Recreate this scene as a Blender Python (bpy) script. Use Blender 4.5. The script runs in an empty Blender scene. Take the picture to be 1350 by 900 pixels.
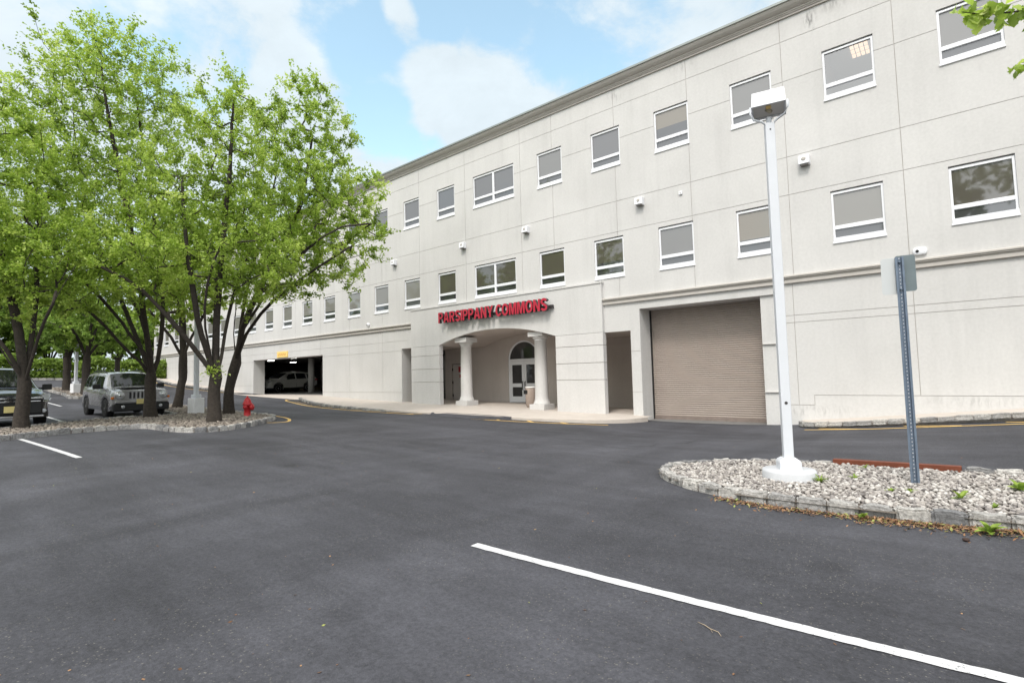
import bpy, bmesh, math, random
import numpy as np
from mathutils import Vector, Matrix
R = math.radians
C = bpy.context.scene.collection
rnd = random.Random(5)
NP = np.random.default_rng(7)

# ------------------------------------------------------------------ camera
FPX = 689.34
yaw, pit, rol = R(39.715), R(3.616), R(-1.438)
FW = np.array([-math.sin(yaw)*math.cos(pit), math.cos(yaw)*math.cos(pit), math.sin(pit)])
_r = np.array([math.cos(yaw), math.sin(yaw), 0.0]); _u = np.cross(_r, FW)
RT = math.cos(rol)*_r + math.sin(rol)*_u
UP = -math.sin(rol)*_r + math.cos(rol)*_u
cd = bpy.data.cameras.new('camera'); cam = bpy.data.objects.new('camera', cd); C.objects.link(cam)
cd.sensor_width = 36; cd.sensor_fit = 'HORIZONTAL'; cd.lens = FPX/1350*36; cd.clip_end = 3000; cd.clip_start = .05
cam.matrix_world = Matrix(((RT[0], UP[0], -FW[0], 0), (RT[1], UP[1], -FW[1], 0), (RT[2], UP[2], -FW[2], 0), (0, 0, 0, 1)))
bpy.context.scene.camera = cam

def ray(px, py): return FW + (px-675)/FPX*RT - (py-450)/FPX*UP
def pt(px, py, depth): return ray(px, py)*depth

# ------------------------------------------------------------------ terrain
CP = np.array([(0,0,-1.55),(0,3.5,-1.55),(-4,3.3,-1.50),(-14,2,-1.2),(-11,2.2,-1.25),(0,-20,-1.75),(-20,-20,-1.4),(12,0,-1.45),(12,-15,-1.7),
 (-17,8.5,-1.30),(-22,6.5,-1.22),(-27,6,-1.12),(-24,0,-1.05),(-40,0,-.5),(-40,8,-.55),(-60,8,.85),(-60,-10,1.0),(-60,14,.7),
 (-6,15.8,-1.74),(-9.7,15.5,-1.63),(-14.5,15.5,-1.52),(-20,15.5,-1.42),(-29,15.5,-1.15),(-34,16,-1.03),(-41.6,16,-.74),(-52,15.5,-.15),(-57,15.5,.42),
 (-3.5,15.7,-1.68),(1.3,15,-1.28),(8,15,-.9),(1,8,-1.5),(-4,9,-1.57),(-9,8,-1.48)], float)
def _U(r2): return np.where(r2 > 0, .5*r2*np.log(r2+1e-12), 0)
def _fit(lam=2.0):
    P = CP[:, :2]; n = len(P); d = ((P[:, None]-P[None])**2).sum(-1)
    A = np.zeros((n+3, n+3)); A[:n, :n] = _U(d)+lam*np.eye(n); A[:n, n] = 1; A[:n, n+1:] = P; A[n:, :n] = A[:n, n:].T
    return np.linalg.solve(A, np.concatenate([CP[:, 2], np.zeros(3)]))
_S = _fit()
def G(x, y):
    x = np.clip(np.asarray(x, float), -66, 14); y = np.clip(np.asarray(y, float), -24, 17)
    d = (x[..., None]-CP[:, 0])**2+(y[..., None]-CP[:, 1])**2
    return _U(d)@_S[:-3]+_S[-3]+_S[-2]*x+_S[-1]*y
def g(x, y): return float(G(x, y))
_wx = np.array([-70,-57,-52,-41.6,-38.4,-34,-29,-25,-20,-14.5,-9.7,-8,-3.9,-2.2,1.3,5,12])
_wz = np.array([1.2,.54,-.02,-.64,-.98,-1.0,-1.0,-1.15,-1.30,-1.42,-1.51,-1.55,-1.57,-1.42,-1.08,-.8,-.5])
def zs(x): return float(np.interp(x, _wx, _wz))                   # walkway level along the wall

# ------------------------------------------------------------------ materials
def mat(name):
    m = bpy.data.materials.new(name); m.use_nodes = True
    n = m.node_tree.nodes; b = n['Principled BSDF']
    return m, n, m.node_tree.links, b
def simple(name, col, rough=.6, metal=0, var=.0, scale=4.0, bump=0, bscale=60, spec=.5, ior=1.45, coat=0):
    m, n, l, b = mat(name)
    b.inputs['Base Color'].default_value = (*col, 1); b.inputs['Roughness'].default_value = rough
    b.inputs['Metallic'].default_value = metal; b.inputs['Specular IOR Level'].default_value = spec
    b.inputs['IOR'].default_value = ior; b.inputs['Coat Weight'].default_value = coat
    tc = n.new('ShaderNodeTexCoord')
    if var:
        t = n.new('ShaderNodeTexNoise'); t.inputs['Scale'].default_value = scale; t.inputs['Detail'].default_value = 6
        t.inputs['Roughness'].default_value = .65
        l.new(tc.outputs['Object'], t.inputs['Vector'])
        r = n.new('ShaderNodeMapRange'); r.inputs[1].default_value = .25; r.inputs[2].default_value = .75
        r.inputs[3].default_value = 1-var; r.inputs[4].default_value = 1+var
        l.new(t.outputs[0], r.inputs[0])
        x = n.new('ShaderNodeMix'); x.data_type = 'RGBA'; x.blend_type = 'MULTIPLY'; x.inputs[0].default_value = 1
        x.inputs[6].default_value = (*col, 1); l.new(r.outputs[0], x.inputs[7]); l.new(x.outputs[2], b.inputs['Base Color'])
    if bump:
        t2 = n.new('ShaderNodeTexNoise'); t2.inputs['Scale'].default_value = bscale; t2.inputs['Detail'].default_value = 4
        l.new(tc.outputs['Object'], t2.inputs['Vector'])
        bp = n.new('ShaderNodeBump'); bp.inputs['Strength'].default_value = bump; bp.inputs['Distance'].default_value = .02
        l.new(t2.outputs[0], bp.inputs['Height']); l.new(bp.outputs[0], b.inputs['Normal'])
    return m
def tinted(name, stops, rough=.8, transl=0, bump=0, bscale=40):
    """colour ramp over the per-face 'tint' attribute"""
    m, n, l, b = mat(name)
    a = n.new('ShaderNodeAttribute'); a.attribute_name = 'tint'
    r = n.new('ShaderNodeValToRGB'); e = r.color_ramp.elements
    while len(e) < len(stops): e.new(.5)
    for i, (p, c) in enumerate(stops): e[i].position = p; e[i].color = (*c, 1)
    l.new(a.outputs['Fac'], r.inputs[0])
    b.inputs['Roughness'].default_value = rough
    col = r.outputs[0]
    if bump:
        tc = n.new('ShaderNodeTexCoord'); t = n.new('ShaderNodeTexNoise'); t.inputs['Scale'].default_value = bscale; t.inputs['Detail'].default_value = 5
        l.new(tc.outputs['Object'], t.inputs['Vector'])
        mr = n.new('ShaderNodeMapRange'); mr.inputs[1].default_value = .3; mr.inputs[2].default_value = .7; mr.inputs[3].default_value = .45; mr.inputs[4].default_value = 1.5
        t.inputs['Roughness'].default_value = .8; l.new(t.outputs[0], mr.inputs[0])
        x = n.new('ShaderNodeMix'); x.data_type = 'RGBA'; x.blend_type = 'MULTIPLY'; x.inputs[0].default_value = 1
        l.new(col, x.inputs[6]); l.new(mr.outputs[0], x.inputs[7]); col = x.outputs[2]
        bp = n.new('ShaderNodeBump'); bp.inputs['Strength'].default_value = bump; bp.inputs['Distance'].default_value = .02
        l.new(t.outputs[0], bp.inputs['Height']); l.new(bp.outputs[0], b.inputs['Normal'])
    l.new(col, b.inputs['Base Color'])
    if transl:
        tr = n.new('ShaderNodeBsdfTranslucent'); l.new(col, tr.inputs['Color'])
        mx = n.new('ShaderNodeMixShader'); mx.inputs[0].default_value = transl
        l.new(b.outputs[0], mx.inputs[1]); l.new(tr.outputs[0], mx.inputs[2])
        l.new(mx.outputs[0], n['Material Output'].inputs['Surface'])
    return m

def wall_material(name, col, streak=.0):
    m, n, l, b = mat(name)
    tc = n.new('ShaderNodeTexCoord'); b.inputs['Roughness'].default_value = .9; b.inputs['Specular IOR Level'].default_value = .2
    def noise(scale, vec=None, det=5):
        t = n.new('ShaderNodeTexNoise'); t.inputs['Scale'].default_value = scale; t.inputs['Detail'].default_value = det; t.inputs['Roughness'].default_value = .6
        l.new(vec or tc.outputs['Object'], t.inputs['Vector']); return t.outputs[0]
    def rng(v, lo, hi, a=.3, c=.7):
        r = n.new('ShaderNodeMapRange'); r.inputs[1].default_value = a; r.inputs[2].default_value = c; r.inputs[3].default_value = lo; r.inputs[4].default_value = hi
        l.new(v, r.inputs[0]); return r.outputs[0]
    def mul(a, c):
        x = n.new('ShaderNodeMath'); x.operation = 'MULTIPLY'; l.new(a, x.inputs[0]); l.new(c, x.inputs[1]); return x.outputs[0]
    v = mul(rng(noise(.45), .94, 1.05), rng(noise(14), .955, 1.045))
    v = mul(v, rng(noise(150, det=2), .95, 1.05))
    mp = n.new('ShaderNodeMapping'); mp.inputs['Scale'].default_value = (2.6, 2.6, .22); l.new(tc.outputs['Object'], mp.inputs[0])
    v = mul(v, rng(noise(1.3, mp.outputs[0]), 1-streak, 1.02, .28, .52))
    x = n.new('ShaderNodeMix'); x.data_type = 'RGBA'; x.blend_type = 'MULTIPLY'; x.inputs[0].default_value = 1
    x.inputs[6].default_value = (*col, 1); l.new(v, x.inputs[7]); l.new(x.outputs[2], b.inputs['Base Color'])
    if name == 'wall_panels':
        src = x.outputs[2]
        for (sx_, sz_, wx_, wz_, amt) in ((-2.5, 10.12, .22, .42, .55), (-1.9, 10.35, .5, .3, .28), (-.9, 10.3, .7, .35, .22), (-8.9, 10.2, .5, .4, .2), (-6.3, 10.3, .6, .3, .2), (-3.0, -1.25, 1.2, .25, .22), (.4, -.95, 1.3, .2, .18)):
            mp2 = n.new('ShaderNodeMapping'); mp2.vector_type = 'TEXTURE'; mp2.inputs['Location'].default_value = (sx_, 17, sz_); mp2.inputs['Scale'].default_value = (wx_, 50, wz_); l.new(tc.outputs['Object'], mp2.inputs[0])
            le = n.new('ShaderNodeVectorMath'); le.operation = 'LENGTH'; l.new(mp2.outputs[0], le.inputs[0])
            mp3 = n.new('ShaderNodeMapping'); mp3.inputs['Scale'].default_value = (9, 9, 2.2); mp3.inputs['Location'].default_value = (sx_*3, 0, sz_); l.new(tc.outputs['Object'], mp3.inputs[0])
            k_ = mul(rng(le.outputs['Value'], 1, 0, .2, 1.0), rng(noise(1.6, mp3.outputs[0], 6), 0, 1, .47, .62))
            y = n.new('ShaderNodeMix'); y.data_type = 'RGBA'; y.inputs[7].default_value = (col[0]*(1-amt), col[1]*(1-amt), col[2]*(1-amt), 1); l.new(k_, y.inputs[0]); l.new(src, y.inputs[6]); src = y.outputs[2]
        l.new(src, b.inputs['Base Color'])
    bp = n.new('ShaderNodeBump'); bp.inputs['Strength'].default_value = .25; bp.inputs['Distance'].default_value = .01
    l.new(noise(90, det=3), bp.inputs['Height']); l.new(bp.outputs[0], b.inputs['Normal'])
    return m

def asphalt_material():
    m, n, l, b = mat('asphalt')
    tc = n.new('ShaderNodeTexCoord')
    def noise(scale, vec=None, det=5, rough=.6, dist=0):
        t = n.new('ShaderNodeTexNoise'); t.inputs['Scale'].default_value = scale; t.inputs['Detail'].default_value = det
        t.inputs['Roughness'].default_value = rough; t.inputs['Distortion'].default_value = dist
        l.new(vec or tc.outputs['Object'], t.inputs['Vector']); return t.outputs[0]
    def rng(v, lo, hi, a=.3, c=.7):
        r = n.new('ShaderNodeMapRange'); r.inputs[1].default_value = a; r.inputs[2].default_value = c; r.inputs[3].default_value = lo; r.inputs[4].default_value = hi
        l.new(v, r.inputs[0]); return r.outputs[0]
    def mul(a, c):
        x = n.new('ShaderNodeMath'); x.operation = 'MULTIPLY'; l.new(a, x.inputs[0]); l.new(c, x.inputs[1]); return x.outputs[0]
    mp = n.new('ShaderNodeMapping'); mp.inputs['Scale'].default_value = (.16, 1.1, 1); mp.inputs['Rotation'].default_value = (0, 0, R(-14)); l.new(tc.outputs['Object'], mp.inputs[0])
    v = mul(rng(noise(.33, dist=.9), .74, 1.24), rng(noise(1.1, mp.outputs[0], 8, .7), .72, 1.32))
    v = mul(v, rng(noise(2.6, det=8, rough=.75), .86, 1.16))
    v = mul(v, rng(noise(34, det=5, rough=.9), .52, 1.52))
    mq = n.new('ShaderNodeMapping'); mq.inputs['Scale'].default_value = (.35, .05, 1); mq.inputs['Rotation'].default_value = (0, 0, R(38)); l.new(tc.outputs['Object'], mq.inputs[0])
    v = mul(v, rng(noise(2.0, mq.outputs[0], 4, .55, 1.2), .86, 1.12, .35, .65))
    oil = n.new('ShaderNodeTexVoronoi'); oil.inputs['Scale'].default_value = .55; l.new(tc.outputs['Object'], oil.inputs['Vector'])
    v = mul(v, rng(oil.outputs['Distance'], .72, 1, .03, .13))
    x = n.new('ShaderNodeMix'); x.data_type = 'RGBA'; x.blend_type = 'MULTIPLY'; x.inputs[0].default_value = 1
    x.inputs[6].default_value = (.0485, .0488, .0568, 1); l.new(v, x.inputs[7])
    # pale worn aggregate speckle
    vo = n.new('ShaderNodeTexVoronoi'); vo.inputs['Scale'].default_value = 52; l.new(tc.outputs['Object'], vo.inputs['Vector'])
    sp = rng(vo.outputs['Distance'], 1, 0, .14, .36)
    pick = rng(noise(30, det=1), 0, 1, .55, .60); pat = rng(noise(.7, det=4, rough=.7), 0.08, 1, .42, .62)
    sp = mul(mul(sp, pick), pat)
    y = n.new('ShaderNodeMix'); y.data_type = 'RGBA'; y.inputs[7].default_value = (.17, .16, .145, 1)
    l.new(sp, y.inputs[0]); l.new(x.outputs[2], y.inputs[6]); l.new(y.outputs[2], b.inputs['Base Color'])
    b.inputs['Roughness'].default_value = .82; b.inputs['Specular IOR Level'].default_value = .35
    bp = n.new('ShaderNodeBump'); bp.inputs['Strength'].default_value = .55; bp.inputs['Distance'].default_value = .012
    l.new(noise(70, det=4, rough=.75), bp.inputs['Height']); l.new(bp.outputs[0], b.inputs['Normal'])
    return m
def paint_material(name, col, wear=.5):
    m, n, l, b = mat(name)
    tc = n.new('ShaderNodeTexCoord'); t = n.new('ShaderNodeTexNoise'); t.inputs['Scale'].default_value = 45; t.inputs['Detail'].default_value = 6; t.inputs['Roughness'].default_value = .75
    l.new(tc.outputs['Object'], t.inputs['Vector'])
    r = n.new('ShaderNodeMapRange'); r.inputs[1].default_value = .57; r.inputs[2].default_value = .64; r.inputs[3].default_value = 0; r.inputs[4].default_value = wear; l.new(t.outputs[0], r.inputs[0])
    x = n.new('ShaderNodeMix'); x.data_type = 'RGBA'; x.inputs[6].default_value = (*col, 1); x.inputs[7].default_value = (.06, .06, .06, 1)
    l.new(r.outputs[0], x.inputs[0]); l.new(x.outputs[2], b.inputs['Base Color']); b.inputs['Roughness'].default_value = .7
    return m
def emit(name, col, s):
    m, n, l, b = mat(name); b.inputs['Base Color'].default_value = (*col, 1)
    b.inputs['Emission Color'].default_value = (*col, 1); b.inputs['Emission Strength'].default_value = s; return m

M = {}
M['wall'] = wall_material('wall_panels', (.545, .537, .527), .045)
M['wall_low'] = wall_material('wall_base_panels', (.56, .548, .538), .035)
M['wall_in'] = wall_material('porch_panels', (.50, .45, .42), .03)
M['trim'] = simple('stone_trim', (.45, .425, .395), .85, var=.06)
M['coping'] = simple('metal_coping', (.24, .26, .25), .45, .6, var=.1)
M['frame'] = simple('white_frame', (.74, .75, .78), .4)
M['asphalt'] = asphalt_material()
M['soil'] = simple('soil', (.12, .1, .06), .95, var=.3)
M['concrete'] = simple('pale_concrete', (.475, .425, .38), .9, var=.1, scale=3, bump=.2)
M['white_paint'] = paint_material('white_road_paint', (.56, .56, .57), .75)
M['yellow_paint'] = paint_material('yellow_road_paint', (.70, .45, .13), .55)
M['kerb'] = tinted('granite_blocks', [(0, (.17, .17, .175)), (.5, (.32, .31, .30)), (1, (.48, .46, .43))], .9, bump=.9, bscale=26)
M['mortar'] = simple('kerb_mortar', (.17, .15, .135), .95, var=.3)
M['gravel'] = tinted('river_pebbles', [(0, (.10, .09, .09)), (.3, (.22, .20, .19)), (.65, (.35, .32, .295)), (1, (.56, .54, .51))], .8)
M['gravel_dark'] = tinted('dark_pebbles', [(0, (.07, .058, .05)), (.4, (.16, .135, .115)), (1, (.32, .28, .24))], .9)  # darker, browner pebble tones for the left and far islands
M['gravel_bed'] = simple('gravel_bed', (.13, .11, .09), .95, var=.3, scale=20)
M['pole'] = simple('white_pole_paint', (.60, .62, .66), .35, var=.03)
M['pole_conc'] = simple('painted_concrete', (.50, .51, .53), .7, var=.1, bump=.2)
M['galv'] = simple('galvanised_steel', (.15, .19, .25), .5, .5, var=.16, scale=14)
M['galv_plate'] = simple('sign_back', (.30, .34, .37), .36, .75, var=.06, scale=6)
M['plinth'] = simple('white_plinth_paint', (.74, .74, .76), .7, var=.1)
M['rust'] = simple('rusty_steel', (.16, .045, .022), .75, var=.25, scale=9, bump=.2)
M['black'] = simple('black_plastic', (.012, .012, .013), .5)
M['dark'] = simple('dark_void', (.02, .02, .022), .8)
M['glass_dark'] = simple('dark_glass', (.012, .014, .016), .05, spec=.5, ior=1.45)
M['red'] = simple('red_sign_face', (.44, .03, .055), .35)
M['bronze'] = simple('dark_bronze', (.035, .03, .03), .5)
M['hydrant'] = simple('red_hydrant_paint', (.42, .02, .025), .38, var=.12, scale=20)
M['shutter'] = simple('shutter_paint', (.35, .297, .262), .5, var=.05, scale=2)
M['door_paint'] = simple('grey_door_paint', (.50, .46, .44), .55)
M['bin'] = simple('pebbled_bin', (.36, .29, .25), .9, var=.3, scale=60, bump=.5, bscale=120)
M['bark'] = simple('bark', (.042, .034, .028), .95, var=.45, scale=14, bump=1.0, bscale=26)
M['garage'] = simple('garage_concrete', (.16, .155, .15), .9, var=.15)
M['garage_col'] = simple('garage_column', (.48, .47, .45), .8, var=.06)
M['yellow_sign'] = simple('yellow_sign', (.82, .58, .20), .5)
M['orange'] = simple('orange_lettering', (.55, .24, .06), .6)
M['leaf'] = tinted('pear_leaves', [(0, (.17, .25, .035)), (.45, (.38, .53, .08)), (.8, (.54, .66, .14)), (1, (.64, .73, .23))], .38, .52)
M['leaf_far'] = tinted('far_leaves', [(0, (.12, .20, .035)), (.6, (.25, .38, .06)), (1, (.38, .50, .10))], .6, .45)
M['leaf_hedge'] = tinted('hedge_leaves', [(0, (.10, .16, .025)), (.6, (.22, .33, .045)), (1, (.36, .47, .08))], .6, .4)
M['litter'] = tinted('dry_litter', [(0, (.10, .05, .025)), (.5, (.23, .12, .06)), (.85, (.36, .22, .12)), (1, (.2, .27, .06))], .9)
M['silver'] = simple('silver_car_paint', (.37, .365, .375), .25, .45, coat=.8)
M['gunmetal'] = simple('dark_car_paint', (.035, .037, .042), .22, .4, coat=1)
M['whitecar'] = simple('pale_car_paint', (.74, .74, .71), .3, .1, coat=.8)
M['greycar'] = simple('grey_car_paint', (.10, .11, .12), .3, .4, coat=.8)
M['tyre'] = simple('tyre_rubber', (.009, .009, .0095), .8)
M['rim'] = simple('alloy_rim', (.45, .45, .46), .3, .9)
M['rimdark'] = simple('dark_rim', (.09, .09, .09), .4, .7)
M['chrome'] = simple('chrome', (.75, .75, .77), .12, 1)
M['lamp'] = simple('headlamp_glass', (.55, .57, .6), .08, .3, spec=1)
M['amber'] = simple('amber_lens', (.65, .18, .02), .25)
M['plate'] = simple('number_plate', (.62, .52, .22), .5)
M['twig'] = simple('dry_twig', (.30, .24, .18), .9)

# ------------------------------------------------------------------ mesh helpers
def tag(o, label=None, cat=None, group=None, kind=None):
    if label: o['label'] = label
    if cat: o['category'] = cat
    if group: o['group'] = group
    if kind: o['kind'] = kind
    return o
def link(o, parent=None):
    C.objects.link(o)
    if parent is not None: o.parent = parent
    return o
def empty(name, loc=(0, 0, 0), rz=0):
    o = bpy.data.objects.new(name, None); o.location = loc; o.rotation_euler = (0, 0, rz); o.empty_display_size = .2
    return link(o)
def np_mesh(name, V, F, m, parent=None, smooth=False, tint=None, loops=None):
    """V (n,3); F (k,s) equal sided faces"""
    V = np.asarray(V, np.float32); F = np.asarray(F, np.int32); k, s = F.shape
    me = bpy.data.meshes.new(name)
    me.vertices.add(len(V)); me.vertices.foreach_set('co', V.ravel())
    me.loops.add(k*s); me.loops.foreach_set('vertex_index', F.ravel())
    me.polygons.add(k); me.polygons.foreach_set('loop_start', np.arange(0, k*s, s, dtype=np.int32))
    me.polygons.foreach_set('use_smooth', np.full(k, smooth, bool))
    me.update(calc_edges=True)
    if tint is not None:
        a = me.attributes.new('tint', 'FLOAT', 'FACE'); a.data.foreach_set('value', np.asarray(tint, np.float32))
    me.materials.append(m)
    return link(bpy.data.objects.new(name, me), parent)
class MB:
    def __init__(s): s.v = []; s.f = []; s.mi = []; s.sm = []; s.t = []
    def add(s, V, F, mi=0, sm=False, t=.5):
        o = len(s.v); s.v += [tuple(map(float, p)) for p in V]
        for f in F: s.f.append([i+o for i in f]); s.mi.append(mi); s.sm.append(sm); s.t.append(t)
    def box(s, x0, x1, y0, y1, z0, z1, mi=0, t=.5, M4=None):
        V = [(x, y, z) for z in (z0, z1) for y in (y0, y1) for x in (x0, x1)]
        if M4 is not None: V = [M4 @ Vector(v) for v in V]
        s.add(V, [(0, 2, 3, 1), (4, 5, 7, 6), (0, 1, 5, 4), (2, 6, 7, 3), (0, 4, 6, 2), (1, 3, 7, 5)], mi, False, t)
    def quad(s, a, b, c, d, mi=0): s.add([a, b, c, d], [(0, 1, 2, 3)], mi)
    def prism(s, poly, y0, y1, mi=0):
        """polygon in x,z extruded along y"""
        n = len(poly)
        V = [(x, y0, z) for x, z in poly]+[(x, y1, z) for x, z in poly]
        s.add(V, [tuple(range(n)), tuple(range(2*n-1, n-1, -1))]+[(i, i+n, (i+1) % n+n, (i+1) % n) for i in range(n)], mi)
    def sweep_x(s, prof, x0, x1, mi=0, close=True):
        """profile in y,z extruded along x"""
        n = len(prof); V = [(x0, y, z) for y, z in prof]+[(x1, y, z) for y, z in prof]
        F = [(i, (i+1) % n, (i+1) % n+n, i+n) for i in range(n if close else n-1)]
        if close: F += [tuple(range(n-1, -1, -1)), tuple(range(n, 2*n))]
        s.add(V, F, mi)
    def lathe(s, prof, cx=0, cy=0, cz=0, n=24, mi=0, sm=True, axis='z', cap=True):
        V = []; k = len(prof)
        for r, z in prof:
            for j in range(n):
                a = 2*math.pi*j/n
                p = (r*math.cos(a), r*math.sin(a), z)
                if axis == 'y': p = (p[0], p[2], p[1])
                if axis == 'x': p = (p[2], p[0], p[1])
                V.append((p[0]+cx, p[1]+cy, p[2]+cz))
        F = [(i*n+j, i*n+(j+1) % n, (i+1)*n+(j+1) % n, (i+1)*n+j) for i in range(k-1) for j in range(n)]
        s.add(V, F, mi, sm)
        if cap:
            s.f.append([len(s.v)-k*n+j for j in range(n-1, -1, -1)]); s.mi.append(mi); s.sm.append(False); s.t.append(.5)
            s.f.append([len(s.v)-n+j for j in range(n)]); s.mi.append(mi); s.sm.append(False); s.t.append(.5)
    def tube(s, pts, r, n=8, mi=0, sm=True):
        pts = [Vector(p) for p in pts]; rs = r if isinstance(r, (list, tuple)) else [r]*len(pts)
        V = []
        for i, p in enumerate(pts):
            d = (pts[min(i+1, len(pts)-1)]-pts[max(i-1, 0)]).normalized()
            a = d.cross(Vector((0, 0, 1)) if abs(d.z) < .9 else Vector((1, 0, 0))).normalized(); b = d.cross(a)
            V += [p+(a*math.cos(2*math.pi*j/n)+b*math.sin(2*math.pi*j/n))*rs[i] for j in range(n)]
        k = len(pts)
        F = [(i*n+j, i*n+(j+1) % n, (i+1)*n+(j+1) % n, (i+1)*n+j) for i in range(k-1) for j in range(n)]
        F += [tuple(range(n-1, -1, -1)), tuple(range((k-1)*n, k*n))]
        s.add(V, F, mi, sm)
    def build(s, name, mats, parent=None, bevel=0, fix=True, tint=False, seg=2):
        me = bpy.data.meshes.new(name); me.from_pydata(s.v, [], s.f)
        for m in (mats if isinstance(mats, (list, tuple)) else [mats]): me.materials.append(m)
        me.polygons.foreach_set('material_index', s.mi); me.polygons.foreach_set('use_smooth', s.sm)
        if tint: a = me.attributes.new('tint', 'FLOAT', 'FACE'); a.data.foreach_set('value', s.t)
        if fix or bevel:
            bm = bmesh.new(); bm.from_mesh(me)
            if bevel:
                bmesh.ops.remove_doubles(bm, verts=bm.verts, dist=1e-5)
                ed = [e for e in bm.edges if len(e.link_faces) == 2 and e.calc_face_angle(0) > .5]
                bmesh.ops.bevel(bm, geom=ed, offset=bevel, segments=seg, affect='EDGES', profile=.5, clamp_overlap=True)
            if fix: bmesh.ops.recalc_face_normals(bm, faces=bm.faces)
            bm.to_mesh(me); bm.free()
        me.update()
        return link(bpy.data.objects.new(name, me), parent)
def copy_tree(o, parent=None):
    c = o.copy(); C.objects.link(c)
    if parent is not None: c.parent = parent
    for ch in list(o.children): copy_tree(ch, c)
    return c
# ------------------------------------------------------------------ world and light
def world():
    w = bpy.data.worlds.new('World'); bpy.context.scene.world = w; w.use_nodes = True
    n = w.node_tree.nodes; l = w.node_tree.links; bg = n['Background']
    sky = n.new('ShaderNodeTexSky'); sky.sky_type = 'NISHITA'; sky.sun_disc = False
    sky.sun_elevation = SUN_EL; sky.sun_rotation = SUN_ROT; sky.air_density = 1.0; sky.dust_density = 1.5; sky.ozone_density = 1.5
    tc = n.new('ShaderNodeTexCoord'); D = tc.outputs['Generated']
    def val(op, a, b=None, c=None):
        x = n.new('ShaderNodeMath'); x.operation = op
        for i, q in enumerate((a, b, c)):
            if q is None: continue
            if isinstance(q, (int, float)): x.inputs[i].default_value = q
            else: l.new(q, x.inputs[i])
        return x.outputs[0]
    def noise(scale, det, rough, dist=0, off=(0, 0, 0)):
        mp = n.new('ShaderNodeMapping'); mp.inputs['Location'].default_value = off; mp.inputs['Scale'].default_value = (1, 1, 1.5); l.new(D, mp.inputs[0])
        t = n.new('ShaderNodeTexNoise'); t.inputs['Scale'].default_value = scale; t.inputs['Detail'].default_value = det
        t.inputs['Roughness'].default_value = rough; t.inputs['Distortion'].default_value = dist; l.new(mp.outputs[0], t.inputs['Vector']); return t.outputs[0]
    big = noise(2.6, 9, .58, .25, (3.1, 1.7, .4)); fine = noise(7.5, 10, .62, .3)
    f = val('ADD', val('MULTIPLY', val('SUBTRACT', big, .5), .6), val('MULTIPLY', val('SUBTRACT', fine, .5), 2.5))
    base = .95
    acc = val('ADD', f, base)
    # broad openings (-) and cloud heads (+) at directions of the sky
    for px, py, rad, a in SKY_BLOBS:
        d = ray(px, py); d = d/np.linalg.norm(d)
        x = n.new('ShaderNodeVectorMath'); x.operation = 'DOT_PRODUCT'; l.new(D, x.inputs[0]); x.inputs[1].default_value = tuple(d)
        mr = n.new('ShaderNodeMapRange'); mr.interpolation_type = 'SMOOTHERSTEP'
        mr.inputs[1].default_value = math.cos(rad); mr.inputs[2].default_value = math.cos(rad*.15); mr.inputs[3].default_value = 0; mr.inputs[4].default_value = a
        l.new(x.outputs['Value'], mr.inputs[0]); acc = val('ADD', acc, mr.outputs[0])
    mr = n.new('ShaderNodeMapRange'); mr.interpolation_type = 'SMOOTHSTEP'
    mr.inputs[1].default_value = .12; mr.inputs[2].default_value = .86; mr.inputs[3].default_value = .10; mr.inputs[4].default_value = .97; l.new(acc, mr.inputs[0])
    # cloud brightness: soft variation, brighter towards the veiled sun
    sd = n.new('ShaderNodeVectorMath'); sd.operation = 'DOT_PRODUCT'; l.new(D, sd.inputs[0]); sd.inputs[1].default_value = tuple(SUN_DIR)
    glow = val('POWER', val('MAXIMUM', sd.outputs['Value'], 0.0), 2.0)
    br = val('MULTIPLY', val('ADD', val('MULTIPLY', fine, .34), .83), CLOUD); gw = val('MULTIPLY', glow, CLOUD*2.4)
    cc = n.new('ShaderNodeMix'); cc.data_type = 'RGBA'; cc.blend_type = 'MULTIPLY'; cc.inputs[0].default_value = 1; cc.inputs[6].default_value = (.83, .935, 1.0, 1); l.new(br, cc.inputs[7])
    hz = n.new('ShaderNodeMix'); hz.data_type = 'RGBA'; hz.blend_type = 'MULTIPLY'; hz.inputs[0].default_value = 1; l.new(sky.outputs[0], hz.inputs[6]); hz.inputs[7].default_value = SKYTINT
    ga = n.new('ShaderNodeMix'); ga.data_type = 'RGBA'; ga.blend_type = 'MULTIPLY'; ga.inputs[0].default_value = 1; ga.inputs[6].default_value = (1.0, .955, .91, 1); l.new(gw, ga.inputs[7])
    cs = n.new('ShaderNodeMix'); cs.data_type = 'RGBA'; cs.blend_type = 'ADD'; cs.inputs[0].default_value = 1; l.new(cc.outputs[2], cs.inputs[6]); l.new(ga.outputs[2], cs.inputs[7])
    mx = n.new('ShaderNodeMix'); mx.data_type = 'RGBA'; l.new(mr.outputs[0], mx.inputs[0]); l.new(hz.outputs[2], mx.inputs[6]); l.new(cs.outputs[2], mx.inputs[7])
    l.new(mx.outputs[2], bg.inputs['Color']); bg.inputs['Strength'].default_value = .1
SUN_EL = R(52); SUN_AZ = math.atan2(.30, -.95)     # compass angle from +Y towards +X
SUN_ROT = SUN_AZ
SUN_DIR = np.array([math.sin(SUN_AZ)*math.cos(SUN_EL), math.cos(SUN_AZ)*math.cos(SUN_EL), math.sin(SUN_EL)])
CLOUD = 8.4; SKYTINT = (4.0, 4.0, 3.05, 1)
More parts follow.
